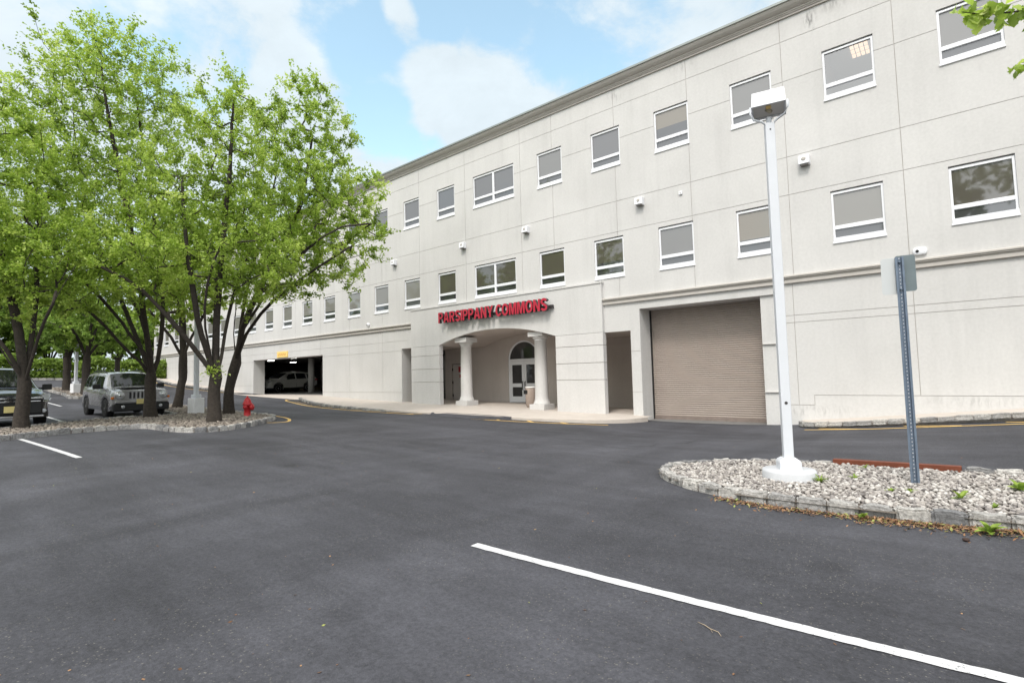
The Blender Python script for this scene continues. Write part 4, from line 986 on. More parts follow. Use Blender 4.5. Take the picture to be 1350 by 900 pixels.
def scatter(name, paths, n, size, m, spread):
    V = []; F = []; T = []
    P = resample(paths, .02); k = len(P)
    for i in range(n):
        p = P[NP.integers(k)]; s = p[1] if False else 0
        q = p[:2]+np.array([NP.normal(0, .05), -abs(NP.normal(0, spread))]); z = g(*q)+.004+abs(NP.normal(0, .012))
        a = NP.uniform(0, 6.28); l = size*NP.uniform(.4, 1.5); w = l*NP.uniform(.12, .5); t = NP.normal(0, .35)
        d = np.array([math.cos(a), math.sin(a), t]); e = np.array([-math.sin(a), math.cos(a), NP.normal(0, .4)])
        c = np.array([q[0], q[1], z]); o = len(V); V += [c-d*l, c+e*w, c+d*l, c-e*w]; F.append((o, o+1, o+2, o+3)); T.append(NP.uniform(0, 1)**1.3 if NP.uniform() > .06 else .97)
    o = np_mesh(name, V, F, m, tint=T); o['kind'] = 'stuff'; return o
scatter('leaf_litter', [(-2.2, 6.5), (-1.55, 6.40), (-.7, 6.46), (.45, 6.6), (3, 6.7)], 3600, .02, M['litter'], .08)
scatter('leaf_litter', [(-.8, 6.42), (.45, 6.58), (3, 6.7)], 2200, .02, M['litter'], .14)
scatter('leaf_litter', [(-19.5, 3.4), (-18.7, 2.5), (-17.6, 3.5), (-17.6, 4.4)], 700, .03, M['litter'], .4)
b = MB(); pts = [(-1.27, 3.24), (-1.22, 3.225), (-1.18, 3.20), (-1.13, 3.19), (-1.10, 3.15)]
b.tube([(x, y, g(x, y)+.007) for x, y in pts], [.002, .0032, .0032, .003, .0015], 5); b.tube([(-1.18, 3.20, g(-1.18, 3.20)+.007), (-1.155, 3.165, g(-1.155, 3.165)+.006)], [.002, .001], 5)
tag(b.build('fallen_twig', M['twig']), 'thin forked dry twig lying on the asphalt below the white line', 'twig')
b = MB(); x, y = -.35, 5.95; b.lathe([(0, 0), (.022, .006), (.028, .018), (.018, .03), (0, .034)], n=10, cap=False)
o = b.build('pine_cone', simple('dark_cone', (.05, .03, .025), .9, var=.4, scale=60)); o.location = (.03, 6.05, g(.03, 6.05)); tag(o, 'small dark brown lump lying on the asphalt by the litter', 'cone')
# scattered bits of grit and leaf on the asphalt
V = []; F = []; T = []
for i in range(230):
    d_ = NP.uniform(2.2, 12)**1; aa = NP.uniform(-.78, .72); dirv = FW[:2]*math.cos(aa)-np.array([-RT[0], -RT[1]])*math.sin(aa)
    q = dirv*d_; 
    if inside(q[None], polyR)[0] or q[1] > 13 : continue
    z = g(*q)+.003; a = NP.uniform(0, 6.28); l = NP.uniform(.005, .016); w = l*NP.uniform(.25, .8)
    d = np.array([math.cos(a), math.sin(a), .1]); e = np.array([-math.sin(a), math.cos(a), .3]); c = np.array([q[0], q[1], z]); o = len(V)
    V += [c-d*l, c+e*w, c+d*l, c-e*w]; F.append((o, o+1, o+2, o+3)); T.append(NP.uniform(0, 1))
o = np_mesh('loose_litter', V, F, M['litter'], tint=T); o['kind'] = 'stuff'

# ------------------------------------------------------------------ vehicles (x forward, y to the left)
def car(name, S, paint, loc, heading):
    root = empty(name, loc, heading)
    xr, xf = S['x']; tx, tz = zip(*S['top']); bx_, bz = zip(*S['belt']); wx, ww = zip(*S['half']); qx, qw = zip(*S['roofhalf']); lx, lz = zip(*S['low'])
    Ra = S['arch']; wheels = S['wheels']; wz = S['wr']
    xs = set(np.linspace(xr, xf, 60)) | {v for v in tx}
    for w_ in wheels: xs |= set(w_+Ra*np.cos(np.linspace(0, math.pi, 15))) | {w_-Ra-.02, w_+Ra+.02}
    xs = sorted(x for x in xs if xr <= x <= xf)
    def sec(x):
        top = np.interp(x, tx, tz); belt = min(np.interp(x, bx_, bz), top-.035); w = np.interp(x, wx, ww); q = min(np.interp(x, qx, qw), w*.97); low = np.interp(x, lx, lz)
        zl = low
        for w_ in wheels:
            if abs(x-w_) < Ra: zl = max(zl, wz+math.sqrt(max(Ra*Ra-(x-w_)**2, 0)))
        crown = .035
        mid = max(zl+.05, low+(belt-low)*.55)
        return [(0, low+.02), (w*.80, low+.02 if zl == low else zl), (w*.95, zl), (w*.995, zl+.03), (w*1.0, mid), (w*.985, (mid+belt)/2+.02), (w*.955, belt),
                (q+(w*.955-q)*.10, belt+(top-belt)*.82), (q*.955, top-.018), (q*.86, top), (q*.45, top+crown*.75), (0, top+crown)]
    rings = []
    for x in xs:
        p = sec(x); rings.append([(x, y, z) for y, z in p]+[(x, -y, z) for y, z in p[-2:0:-1]])
    n = len(rings[0]); V = [q for r in rings for q in r]
    b = MB(); b.add(V, [(i*n+j, i*n+(j+1) % n, (i+1)*n+(j+1) % n, (i+1)*n+j) for i in range(len(rings)-1) for j in range(n)], 0, True)
    b.f.append(list(range(n))[::-1]); b.mi.append(0); b.sm.append(False); b.t.append(.5)
    b.f.append([(len(rings)-1)*n+j for j in range(n)]); b.mi.append(0); b.sm.append(False); b.t.append(.5)
    body = b.build('body', paint, root)
    body.data.set_sharp_from_angle(angle=R(38))
    # side glass and doors' lines
    def yz(x, f):
        p = sec(x); a, c = np.array(p[6]), np.array(p[7]); return a+(c-a)*f
    for s in (1, -1):
        for x0, x1, x0t, x1t in S['glass']:
            b = MB(); k = 5; Vv = []
            for fz in (.10, .55, .97):
                for i in range(k+1):
                    t = i/k; xa = x0+(x0t-x0)*fz; xb = x1+(x1t-x1)*fz; x = xa+(xb-xa)*t
                    y, z = yz(x, fz); Vv.append((x, s*(y+.009), z))
            b.add(Vv, [(r*(k+1)+i, r*(k+1)+i+1, (r+1)*(k+1)+i+1, (r+1)*(k+1)+i) for r in range(2) for i in range(k)], 0, True)
            b.build('side_window', M['glass_dark'], root)
        b = MB()
        for x in S['doors']:
            p = sec(x); pts = [(x-.008, s*(p[3][0]+.003), p[3][1]+.08), (x+.008, s*(p[3][0]+.003), p[3][1]+.08), (x+.008, s*(p[4][0]+.003), p[4][1]), (x-.008, s*(p[4][0]+.003), p[4][1]), (x+.008, s*(p[6][0]+.004), p[6][1]), (x-.008, s*(p[6][0]+.004), p[6][1])]
            b.add(pts, [(0, 1, 2, 3), (3, 2, 4, 5)])
        b.build('door_seam', M['black'], root)
        b = MB()
        for x in S['handles']:
            p = sec(x); y = p[5][0]; z = p[5][1]+.07; b.box(x-.1, x+.1, min(s*(y-.01), s*(y+.035)), max(s*(y-.01), s*(y+.035)), z-.02, z+.015)
        b.build('door_handle', S.get('handle_mat', paint), root, bevel=.008)
        # mirror
        mx_, mz = S['mirror']; y = sec(mx_)[6][0]
        b = MB(); b.box(mx_-.08, mx_+.07, min(s*(y+.05), s*(y+.26)), max(s*(y+.05), s*(y+.26)), mz-.02, mz+.15); b.box(mx_-.03, mx_+.03, min(s*(y-.05), s*(y+.06)), max(s*(y-.05), s*(y+.06)), mz, mz+.05)
        b.build('mirror', S.get('mirror_mat', M['black']), root, bevel=.02)
        if S.get('rails'):
            a, c = S['rails']; b = MB(); zt = lambda x: sec(x)[9][1]; yy = lambda x: sec(x)[9][0]
            b.tube([(x, s*yy(x), zt(x)+(.02 if x in (a, c) else .055)) for x in np.linspace(a, c, 7)], .018, 6); b.build('roof_rail', M['black'], root)
        if S.get('cladding'):
            b = MB(); Vv = []
            ks = [x for x in xs]
            for x in ks: p = sec(x); Vv += [(x, s*(p[3][0]+.006), p[3][1]-.03), (x, s*(p[4][0]*.998+.012), min(p[3][1]+.11, p[4][1]))]
            b.add(Vv, [(2*i, 2*i+1, 2*i+3, 2*i+2) for i in range(len(ks)-1)], 0, True); b.build('sill_cladding', S['cladding'], root)
    # windscreen and rear glass
    for nm, (x0, x1), m_ in (('windscreen', S['screen'], M['glass_dark']), ('rear_window', S['rear'], M['glass_dark'])):
        b = MB(); k = 8; Vv = []; rows = 5
        for r in range(rows+1):
            x = x0+(x1-x0)*r/rows; p = sec(x); ex, ez = (.007, .010)
            dz = .012
            for i in range(k+1):
                t = -1+2*i/k; y = t*p[9][0]*.985; z = np.interp(abs(y), [p[11][0], p[10][0], p[9][0]], [p[11][1], p[10][1], p[9][1]])
                Vv.append((x+(.012 if x0 > 0 else -.012), y, z+dz))
        b.add(Vv, [(r*(k+1)+i, r*(k+1)+i+1, (r+1)*(k+1)+i+1, (r+1)*(k+1)+i) for r in range(rows) for i in range(k)], 0, True); b.build(nm, m_, root)
    # wheels
    for w_ in wheels:
        for s in (1, -1):
            tr = S['track']; yc = s*tr
            b = MB(); R0 = S['wr']; b.lathe([(R0*.62, -.10), (R0*.93, -.11), (R0, -.075), (R0, .075), (R0*.93, .11), (R0*.62, .10)], w_, yc, R0, 32, axis='y')
            t_ = b.build('tyre', M['tyre'], root)
            b = MB(); yo = yc+s*.085
            b.lathe([(R0*.66, 0), (R0*.66, .02), (R0*.60, .022), (R0*.58, 0)], w_, yo if s > 0 else yo-.02, R0, 28, axis='y', cap=False)
            b.lathe([(R0*.16, -.01), (R0*.16, .02), (R0*.10, .026)], w_, yo if s > 0 else yo-.016, R0, 14, axis='y')
            for j in range(S['spokes']):
                a = 2*math.pi*j/S['spokes']+.3
                MM = Matrix.Translation((w_, yo, R0)) @ Matrix.Rotation(a, 4, 'Y'); b.box(.05, R0*.6, -.012, .012, -.03, .03, M4=MM)
            b.build('rim', S['rim'], t_)
            b = MB(); b.lathe([(R0*.60, -.03), (R0*.60, .0)], w_, yc+s*.04, R0, 20, axis='y'); b.build('brake', M['dark'], t_)
        b = MB(); b.box(w_-Ra*.93, w_+Ra*.93, -S['track']-.09, S['track']+.09, S['wr']*.75, S['wr']+Ra*.72); b.build('wheel_well', M['dark'], root)
    S['front'](root, sec)
    return root
def plate(root, x, yc, zc, w=.36, h=.17):
    b = MB(); b.box(x, x+.012, yc-w/2, yc+w/2, zc-h/2, zc+h/2); p = b.build('number_plate', M['plate'], root, bevel=.004)
    return p
def jeep_front(r, sec):
    xf = 2.20
    b = MB(); b.box(2.15, 2.225, -.62, .62, .66, .99)
    for s in (1, -1): b.lathe([(.155, 2.15), (.155, 2.222), (.125, 2.23)], 0, s*.64, .83, 28, axis='x')
    gp = b.build('grille_panel', M['silver'], r, bevel=.012)
    for i in range(7):
        y = (i-3)*.118; b = MB(); b.box(2.2, 2.231, y-.034, y+.034, .71, .94); b.build('grille_slot', M['black'], gp, bevel=.01)
    for s in (1, -1):
        b = MB(); b.lathe([(.118, 2.2), (.118, 2.236), (.06, 2.25), (.0, 2.254)], 0, s*.64, .83, 24, axis='x', cap=False); h = b.build('headlight', M['lamp'], r)
        b = MB(); b.lathe([(.045, 2.235), (.045, 2.262), (.02, 2.266)], 0, s*.64, .83, 14, axis='x'); b.build('bulb', M['chrome'], h)
        b = MB(); b.box(2.02, 2.16, min(s*.80, s*.872), max(s*.80, s*.872), .70, .78); b.build('indicator', M['amber'], r, bevel=.02)
        b = MB(); b.lathe([(.055, 2.2), (.055, 2.262), (.03, 2.266)], 0, s*.56, .43, 18, axis='x'); b.build('fog_lamp', M['lamp'], r)
    b = MB(); b.box(2.05, 2.27, -.80, .80, .55, .655); b.build('bumper', M['silver'], r, bevel=.03)
    b = MB(); b.box(2.0, 2.255, -.84, .84, .27, .548); b.build('lower_bumper', M['black'], r, bevel=.04)
    plate(r, 2.272, .0, .60)
    b = MB(); b.box(1.05, 2.1, -.55, .55, 1.088, 1.10); b.build('bonnet_panel', M['silver'], r, bevel=.004)
JEEP = dict(x=(-2.2, 2.2), top=[(-2.2, 1.02), (-2.17, 1.12), (-2.02, 1.57), (-1.9, 1.60), (-.9, 1.635), (.1, 1.615), (.42, 1.57), (1.02, 1.09), (1.10, 1.075), (1.8, 1.03), (2.1, .99), (2.19, .93), (2.2, .90)],
    belt=[(-2.2, 1.0), (-1.9, 1.06), (1.05, 1.0), (2.0, .93), (2.2, .84)], half=[(-2.2, .80), (-2.0, .86), (-1, .878), (1.2, .878), (1.9, .865), (2.1, .83), (2.2, .78)],
    roofhalf=[(-2.2, .76), (-2.0, .66), (-.5, .665), (.4, .64), (1.0, .74), (1.2, .80), (2.1, .76), (2.2, .70)], low=[(-2.2, .42), (-1.9, .30), (1.8, .28), (2.2, .35)],
    arch=.415, wheels=(-1.3175, 1.3175), wr=.345, track=.775, spokes=5, rim=M['rimdark'], glass=[(-1.98, -1.42, -1.90, -1.40), (-1.33, -.42, -1.30, -.42), (-.32, .80, -.32, .38)], doors=[-.37, .92, -1.35], handles=[-.15, -1.12], mirror=(.72, 1.06),
    rails=(-1.8, .1), screen=(1.0, .44), rear=(-2.165, -2.03), cladding=M['gunmetal'], front=jeep_front)
def jeep_at(xw, yc): return xw
gx = -22.9-1.3175; jz = g(gx, 5.85)
car('parked_car', JEEP, M['silver'], (gx, 5.90, jz), 0.0)
tag(bpy.data.objects['parked_car'], 'silver boxy sport utility car with round headlights parked nose-in behind the trees', 'car')
bpy.data.objects['parked_car'].rotation_euler = (0, -math.atan2(g(gx+1.3, 5.9)-g(gx-1.3, 5.9), 2.6), 0)

def outl_front(r, sec):
    b = MB(); b.box(2.15, 2.30, -.72, .72, .36, .80); b.build('grille', M['black'], r, bevel=.05)
    b = MB(); b.box(2.28, 2.325, -.70, .70, .795, .825); b.box(2.28, 2.325, -.66, .66, .71, .735); b.build('grille_bar', M['chrome'], r, bevel=.006)
    b = MB()
    for a in (90, 210, 330):
        c = R(a); q = .062
        P = [(0, 0), (q*math.cos(c-R(30)), q*math.sin(c-R(30))), (q*1.73*math.cos(c), q*1.73*math.sin(c)), (q*math.cos(c+R(30)), q*math.sin(c+R(30)))]
        b.add([(2.33, y, .765+z) for y, z in P]+[(2.345, y, .765+z) for y, z in P], [(3, 2, 1, 0), (4, 5, 6, 7)]+[(i, (i+1) % 4, (i+1) % 4+4, i+4) for i in range(4)])
    b.build('emblem', M['chrome'], r)
    for s in (1, -1):
        P = [(2.24, s*.52, .74), (2.24, s*.52, .83), (2.10, s*.86, .93), (1.98, s*.905, .94), (1.98, s*.91, .87), (2.14, s*.86, .76)]
        b = MB(); b.add([(x+.015, y*1.005, z) for x, y, z in P], [(0, 1, 2, 5), (2, 3, 4, 5)]); h = b.build('headlight', M['lamp'], r)
        b = MB(); b.tube([(2.27, s*.50, .70), (2.26, s*.66, .56), (2.22, s*.72, .42)], [.018, .03, .02], 6); b.tube([(2.26, s*.58, .70), (2.17, s*.86, .72), (2.0, s*.92, .78)], .016, 6); b.build('chrome_trim', M['chrome'], r)
        b = MB(); b.lathe([(.055, 2.2), (.055, 2.27), (.03, 2.275)], 0, s*.74, .45, 16, axis='x'); b.build('fog_lamp', M['lamp'], r)
    b = MB(); b.box(2.1, 2.33, -.74, .74, .285, .34); b.build('lower_bumper', M['silver'], r, bevel=.02)
    plate(r, 2.335, .1, .52)
OUT = dict(x=(-2.33, 2.25), top=[(-2.33, .98), (-2.28, 1.15), (-1.95, 1.52), (-1.7, 1.62), (-.6, 1.68), (.1, 1.655), (.35, 1.61), (1.18, 1.08), (1.28, 1.055), (1.85, .99), (2.12, .92), (2.22, .86), (2.25, .80)],
    belt=[(-2.33, .95), (-1.9, 1.08), (1.1, .98), (1.95, .90), (2.25, .78)], half=[(-2.33, .76), (-2.05, .87), (-1, .90), (1.3, .90), (1.85, .89), (2.12, .82), (2.25, .72)],
    roofhalf=[(-2.33, .72), (-1.9, .60), (-.5, .65), (.35, .63), (1.15, .72), (1.35, .81), (2.1, .72), (2.25, .64)], low=[(-2.33, .45), (-1.9, .27), (1.8, .24), (2.25, .28)],
    arch=.42, wheels=(-1.335, 1.335), wr=.35, track=.79, spokes=7, rim=M['rim'], glass=[(-1.85, -1.32, -1.62, -1.32), (-1.24, -.32, -1.22, -.32), (-.22, .92, -.22, .34)], doors=[-.27, 1.02, -1.28], handles=[-.05, -1.05], mirror=(.80, 1.04), rails=(-1.5, .05), screen=(1.14, .37), rear=(-2.25, -1.98), cladding=M['black'], front=outl_front)
ox, oy = -21.75, 2.17
car('parked_car', OUT, M['gunmetal'], (ox, oy, g(ox, oy)), 0.0)
tag(bpy.data.objects['parked_car.001'], 'dark car with chrome grille bars and three-diamond emblem parked behind the leftmost trunk', 'car')
def plain_front(r, sec):
    b = MB(); b.box(2.14, 2.30, -.45, .45, .62, .80); b.box(2.1, 2.29, -.70, .70, .30, .48); b.build('grille', M['black'], r, bevel=.03)
    b = MB(); b.tube([(2.31, -.3, .80), (2.315, -.14, .66), (2.315, .14, .66), (2.31, .3, .80)], .018, 6); b.build('chrome_trim', M['chrome'], r)
    for s in (1, -1):
        P = [(2.23, s*.50, .75), (2.22, s*.52, .84), (2.04, s*.86, .95), (1.88, s*.90, .97), (1.90, s*.905, .90), (2.12, s*.85, .79)]
        b = MB(); b.add([(x+.02, y*1.01, z) for x, y, z in P], [(0, 1, 2, 5), (2, 3, 4, 5)]); b.build('headlight', M['lamp'], r)
        b = MB(); b.box(-2.30, -2.05, min(s*.62, s*.875), max(s*.62, s*.875), .93, 1.06); b.build('tail_light', M['red'], r, bevel=.02)
ROG = dict(OUT); ROG.update(top=[(-2.33, .95), (-2.28, 1.10), (-2.0, 1.45), (-1.75, 1.56), (-.9, 1.66), (-.1, 1.665), (.25, 1.61), (1.2, 1.09), (1.3, 1.06), (1.85, .98), (2.12, .90), (2.22, .84), (2.25, .78)], rim=M['rim'], spokes=5, front=plain_front, rails=None, mirror_mat=M['whitecar'],
    glass=[(-1.80, -1.30, -1.55, -1.30), (-1.22, -.30, -1.20, -.30), (-.20, .95, -.20, .30)])
r = car('parked_car', ROG, M['whitecar'], (-42.05, 21.4, -.98), R(-84)); tag(r, 'pale silver car parked side-on inside the garage opening', 'car')
ROG2 = dict(ROG); ROG2['mirror_mat'] = M['black']
r = car('parked_car', ROG2, M['greycar'], (-45.6, 22.2, -.98), R(-86)); tag(r, 'dark grey car in the garage shade behind the pale car', 'car')
r = car('parked_car', ROG2, M['greycar'], (-31.8, 2.0, g(-31.8, 2.0)), R(180)); tag(r, 'far car at the left edge with only its roof showing over the dark car', 'car')

# ------------------------------------------------------------------ trees
def unit(v): return v/(np.linalg.norm(v, axis=-1, keepdims=True)+1e-9)
def tree(name, label, base, fork, limbs, blobs, r0, n_leaf, leaf, lmat, seed, spacing=.42, group=None, cat='tree', sag=.0, ntips=None, clump=.44, sprouts=()):
    """base/fork points, limbs = polylines from the fork, blobs = (centre, radii, density) of foliage; branches reach sampled tips"""
    rg = np.random.default_rng(seed)
    nodes = []; par = []
    def chain(start, pts, step=.35):
        p = start
        for q in pts:
            a = nodes[p]; d = np.linalg.norm(q-a); k = max(1, int(d/step))
            for i in range(1, k+1): nodes.append(a+(q-a)*i/k+rg.normal(0, .012, 3)*(i < k)); par.append(p); p = len(nodes)-1
        return p
    base = np.array(base, float); nodes.append(base); par.append(-1)
    f = chain(0, [np.array(q, float) for q in fork], .3); nt = len(nodes)
    mainend = set()
    for L in limbs:
        P = [np.array(q, float) for q in L]; P = [P[0]]+[q for q in smooth_path(P, 1)[1:]]
        mainend.add(chain(f, P))
    # tips
    tips = []
    for c, rad, dens in blobs:
        c = np.array(c, float); rad = np.array(rad, float)
        m = int(4/3*math.pi*rad.prod()/(spacing**3)*dens*.9)
        u = unit(rg.normal(0, 1, (m, 3)))*(rg.uniform(0, 1, (m, 1))**.42)
        tips.append(c+u*rad*(1+rg.normal(0, .05, (m, 1))))
    tips = np.concatenate(tips); keep = []
    cell = {}
    for t in tips[rg.permutation(len(tips))]:
        kx_ = tuple((t//spacing).astype(int)); ok = True
        for dx in (-1, 0, 1):
            for dy in (-1, 0, 1):
                for dz in (-1, 0, 1):
                    for s in cell.get((kx_[0]+dx, kx_[1]+dy, kx_[2]+dz), ()):
                        if ((s-t)**2).sum() < (spacing*.8)**2: ok = False
        if ok: cell.setdefault(kx_, []).append(t); keep.append(t)
    tips = np.array(keep); A = np.array(nodes[nt:])
    d0 = np.array([np.min(((A-t)**2).sum(1)) for t in tips]); tips = tips[np.argsort(d0)]
    buf = np.zeros((len(nodes)+len(tips)*14, 3)); buf[:len(nodes)] = nodes; cnt = len(nodes); par = par+[0]*(len(buf)-len(par))
    tipidx = []
    for t in tips:
        B = buf[nt:cnt]; d = t-B; dist = np.sqrt((d**2).sum(1))+1e-6
        cost = dist*(1+.55*np.clip(-d[:, 2]/dist, 0, 1)+.18*np.clip(.35-d[:, 2]/dist, 0, 1))
        j = int(np.argmin(cost))+nt; a = buf[j]; L = np.linalg.norm(t-a); k = int(min(12, max(2, L/.28)))
        gd = a-buf[par[j]]; gd = gd/(np.linalg.norm(gd)+1e-9)
        ctrl = a+gd*L*.38+np.array([0, 0, L*.08]); p = j
        for i in range(1, k+1):
            s = i/k; q = (1-s)**2*a+2*s*(1-s)*ctrl+s*s*t+rg.normal(0, .012, 3)
            buf[cnt] = q; par[cnt] = p; p = cnt; cnt += 1
        tipidx.append(p)
    N = buf[:cnt]; par = np.array(par[:cnt]); w = np.zeros(cnt); w[tipidx] = 1
    for m_ in mainend: w[m_] += 2
    for i in range(cnt-1, 0, -1): w[par[i]] += w[i]
    tot = w[0]; rad = np.maximum(.0075, r0*(w/tot)**.55); rad = np.minimum(rad, r0)
    h = N[:nt, 2]-base[2]; rad[:nt] = r0*(1+.35*np.exp(-h/.16))*(1+.05*np.sin(h*5))
    kids = [[] for _ in range(cnt)]
    for i in range(1, cnt): kids[par[i]].append(i)
    VV = []; FF = []; o = 0
    stack = [(0, None)]
    while stack:
        s0, frm = stack.pop(); ch = [s0]
        while kids[ch[-1]]:
            ks = sorted(kids[ch[-1]], key=lambda q: -w[q]); ch.append(ks[0])
            for q in ks[1:]: stack.append((q, ch[-2]))
        P = N[ch]; rr_ = rad[ch].copy()
        if frm is not None: P = np.concatenate([N[frm][None], P]); rr_ = np.concatenate([[min(rad[frm]*.8, rr_[0]*1.15)], rr_])
        if len(P) < 2: continue
        ns = 14 if rr_.max() > .1 else (8 if rr_.max() > .03 else (5 if rr_.max() > .012 else 3))
        T = unit(np.gradient(P, axis=0)); ref = np.array([1., 0, 0]) if abs(T[0][0]) < .8 else np.array([0, 1., 0]); ang_ = 2*np.pi*np.arange(ns)/ns
        ring = []
        for i in range(len(P)):
            a = ref-T[i]*(ref@T[i]); a /= np.linalg.norm(a)+1e-9; ref = a; bb = np.cross(T[i], a)
            lump = 1+(.10*np.sin(ang_*3+i*.55)+.05*np.sin(ang_*5-i*.8) if ns >= 14 else 0)
            ring.append(P[i]+((np.cos(ang_)*lump)[:, None]*a+(np.sin(ang_)*lump)[:, None]*bb)*rr_[i])
        VV.append(np.concatenate(ring)); k = len(P); j = np.arange(ns); jj = (j+1) % ns
        for i in range(k-1): FF.append(np.stack([o+i*ns+j, o+i*ns+jj, o+(i+1)*ns+jj, o+(i+1)*ns+j], -1))
        o += k*ns
    root = empty(name, tuple(base)); tag(root, label, cat, group)
    V = np.concatenate(VV)-base
    np_mesh('trunk', V, np.concatenate(FF), M['bark'], root, smooth=True)
    # leaves in sprays along the outer twigs
    tp = np.array(tipidx); per = n_leaf//len(tp)
    cl = np.clip(rg.normal(.45, .17, len(tp)), .05, .9)
    dirs = unit(N[tp]-N[par[tp]]+np.array([0, 0, .01]))
    idx = np.repeat(np.arange(len(tp)), per); n = len(idx)
    # each spray = a few twigs
    tw = rg.integers(0, 5, n); td = unit(rg.normal(0, 1, (len(tp), 5, 3))+dirs[:, None]*1.1+np.array([0, 0, .25]))
    along = rg.uniform(-.25, 1, n); ln = clump*rg.uniform(.7, 1.5, (len(tp), 5))
    C0 = N[tp][idx]+td[idx, tw]*(along*ln[idx, tw])[:, None]+rg.normal(0, .045, (n, 3)); C0[:, 2] -= sag*along**2
    extra = [sp_ for sp_ in sprouts]
    for c, r_, m in extra:
        C0 = np.concatenate([C0, np.array(c)+rg.normal(0, 1, (m, 3))*np.array(r_)]); idx = np.concatenate([idx, rg.integers(0, len(tp), m)])
    n = len(C0)
    nrm = unit(rg.normal(0, 1, (n, 3))*.75+np.array([0, 0, .55])); a = unit(np.cross(nrm, rg.normal(0, 1, (n, 3)))); bb = np.cross(nrm, a)
    L = leaf*rg.uniform(.6, 1.25, (n, 1)); Wd = L*rg.uniform(.55, .8, (n, 1)); fold = nrm*L*.16
    Q = np.stack([C0-a*L*.5, C0+bb*Wd*.5+fold-a*L*.06, C0+a*L*.55, C0-bb*Wd*.5+fold-a*L*.06], 1).reshape(-1, 3)-base
    F = np.arange(4*n).reshape(n, 4)
    tint = np.clip(cl[idx]+rg.normal(0, .17, n), 0, 1)
    np_mesh('crown', Q, F, lmat, root, tint=tint)
    return root
def LT(depth, pts): return [pt(x, y, depth+(d[0] if d else 0)) for x, y, *d in pts]
def blob(px, py, depth, rx, ry, rd, dens=1.0): return (pt(px, py, depth), (rx*depth/FPX, rd, ry*depth/FPX), dens)
def gp(x, y, off=.06): return (x, y, g(x, y)+off)
GRP = 'pear trees of the near island'
# A: the tall one behind the silver car's nose
dA = 17.5
tree('pear_tree', 'tallest leafy tree, its trunk standing in front of the silver car', gp(-20.57, 5.79), LT(dA, [(199, 522), (199, 497)]),
     [LT(dA, [(186, 478, -.2), (165, 460, -.5), (130, 420, -.9), (85, 385, -1.3), (40, 350, -1.6)]), LT(dA, [(190, 470, .1), (172, 425, .3), (150, 370, .6), (120, 300, .8), (100, 200, 1.0), (95, 110, 1)]),
      LT(dA, [(197, 470, -.2), (190, 420, -.5), (180, 340, -.8), (160, 240, -.5), (140, 140, -.2), (132, 70, 0)]), LT(dA, [(208, 475, .2), (214, 435, .5), (215, 380, .8), (205, 300, 1), (190, 200, 1), (178, 120, 1)]),
      LT(dA, [(200, 465, .5), (175, 390, 1.4), (120, 340, 1.8), (70, 300, 2)]), LT(dA, [(194, 470, -.5), (150, 410, -1.4), (90, 350, -2.0), (40, 280, -2.2)])],
     [blob(135, 150, dA, 92, 118, 2.6, 1.05), blob(120, 270, dA, 118, 105, 3.0, 1.0), blob(95, 350, dA, 125, 62, 3.0, .85), blob(165, 110, dA, 60, 80, 2.0, .8), blob(120, 60, dA, 45, 42, 1.5, .8), blob(70, 180, dA-.8, 60, 95, 2.2, .9), blob(150, 388, dA, 75, 26, 1.8, .8), blob(70, 392, dA-.8, 65, 26, 1.6, .8), blob(200, 300, dA+.5, 50, 90, 1.8, .7)],
     .165, 78000, .090, M['leaf'], 3, .53, GRP)
# B: left edge
dB = 13.6
tree('pear_tree', 'leafy tree at the left edge, its trunk in front of the dark car', gp(-18.62, 2.36), LT(dB, [(31, 532), (33, 506)]),
     [LT(dB, [(20, 480, -.2), (5, 455, -.4), (-30, 420, -.5), (-70, 370, -.6)]), LT(dB, [(28, 470, 0), (23, 430, .2), (10, 370, .3), (-10, 280, .3), (-15, 180, .2)]),
      LT(dB, [(38, 470, .2), (44, 430, .4), (50, 370, .6), (45, 300, .6)]), LT(dB, [(40, 480, -.2), (55, 430, -.5), (75, 390, -.8), (100, 350, -.9)]), LT(dB, [(14, 480, .3), (-12, 440, .6), (-50, 400, .8)])],
     [blob(0, 335, dB, 108, 75, 2.2, .95), blob(-25, 240, dB, 85, 95, 2.0, .95), blob(28, 130, dB, 22, 42, .8, .55), blob(5, 180, dB, 40, 60, 1.2, .6), blob(60, 330, dB, 60, 60, 1.5, .8), blob(50, 392, dB, 60, 26, 1.2, .8), blob(-30, 395, dB, 50, 30, 1.4, .8)],
     .14, 44000, .084, M['leaf'], 8, .49, GRP)
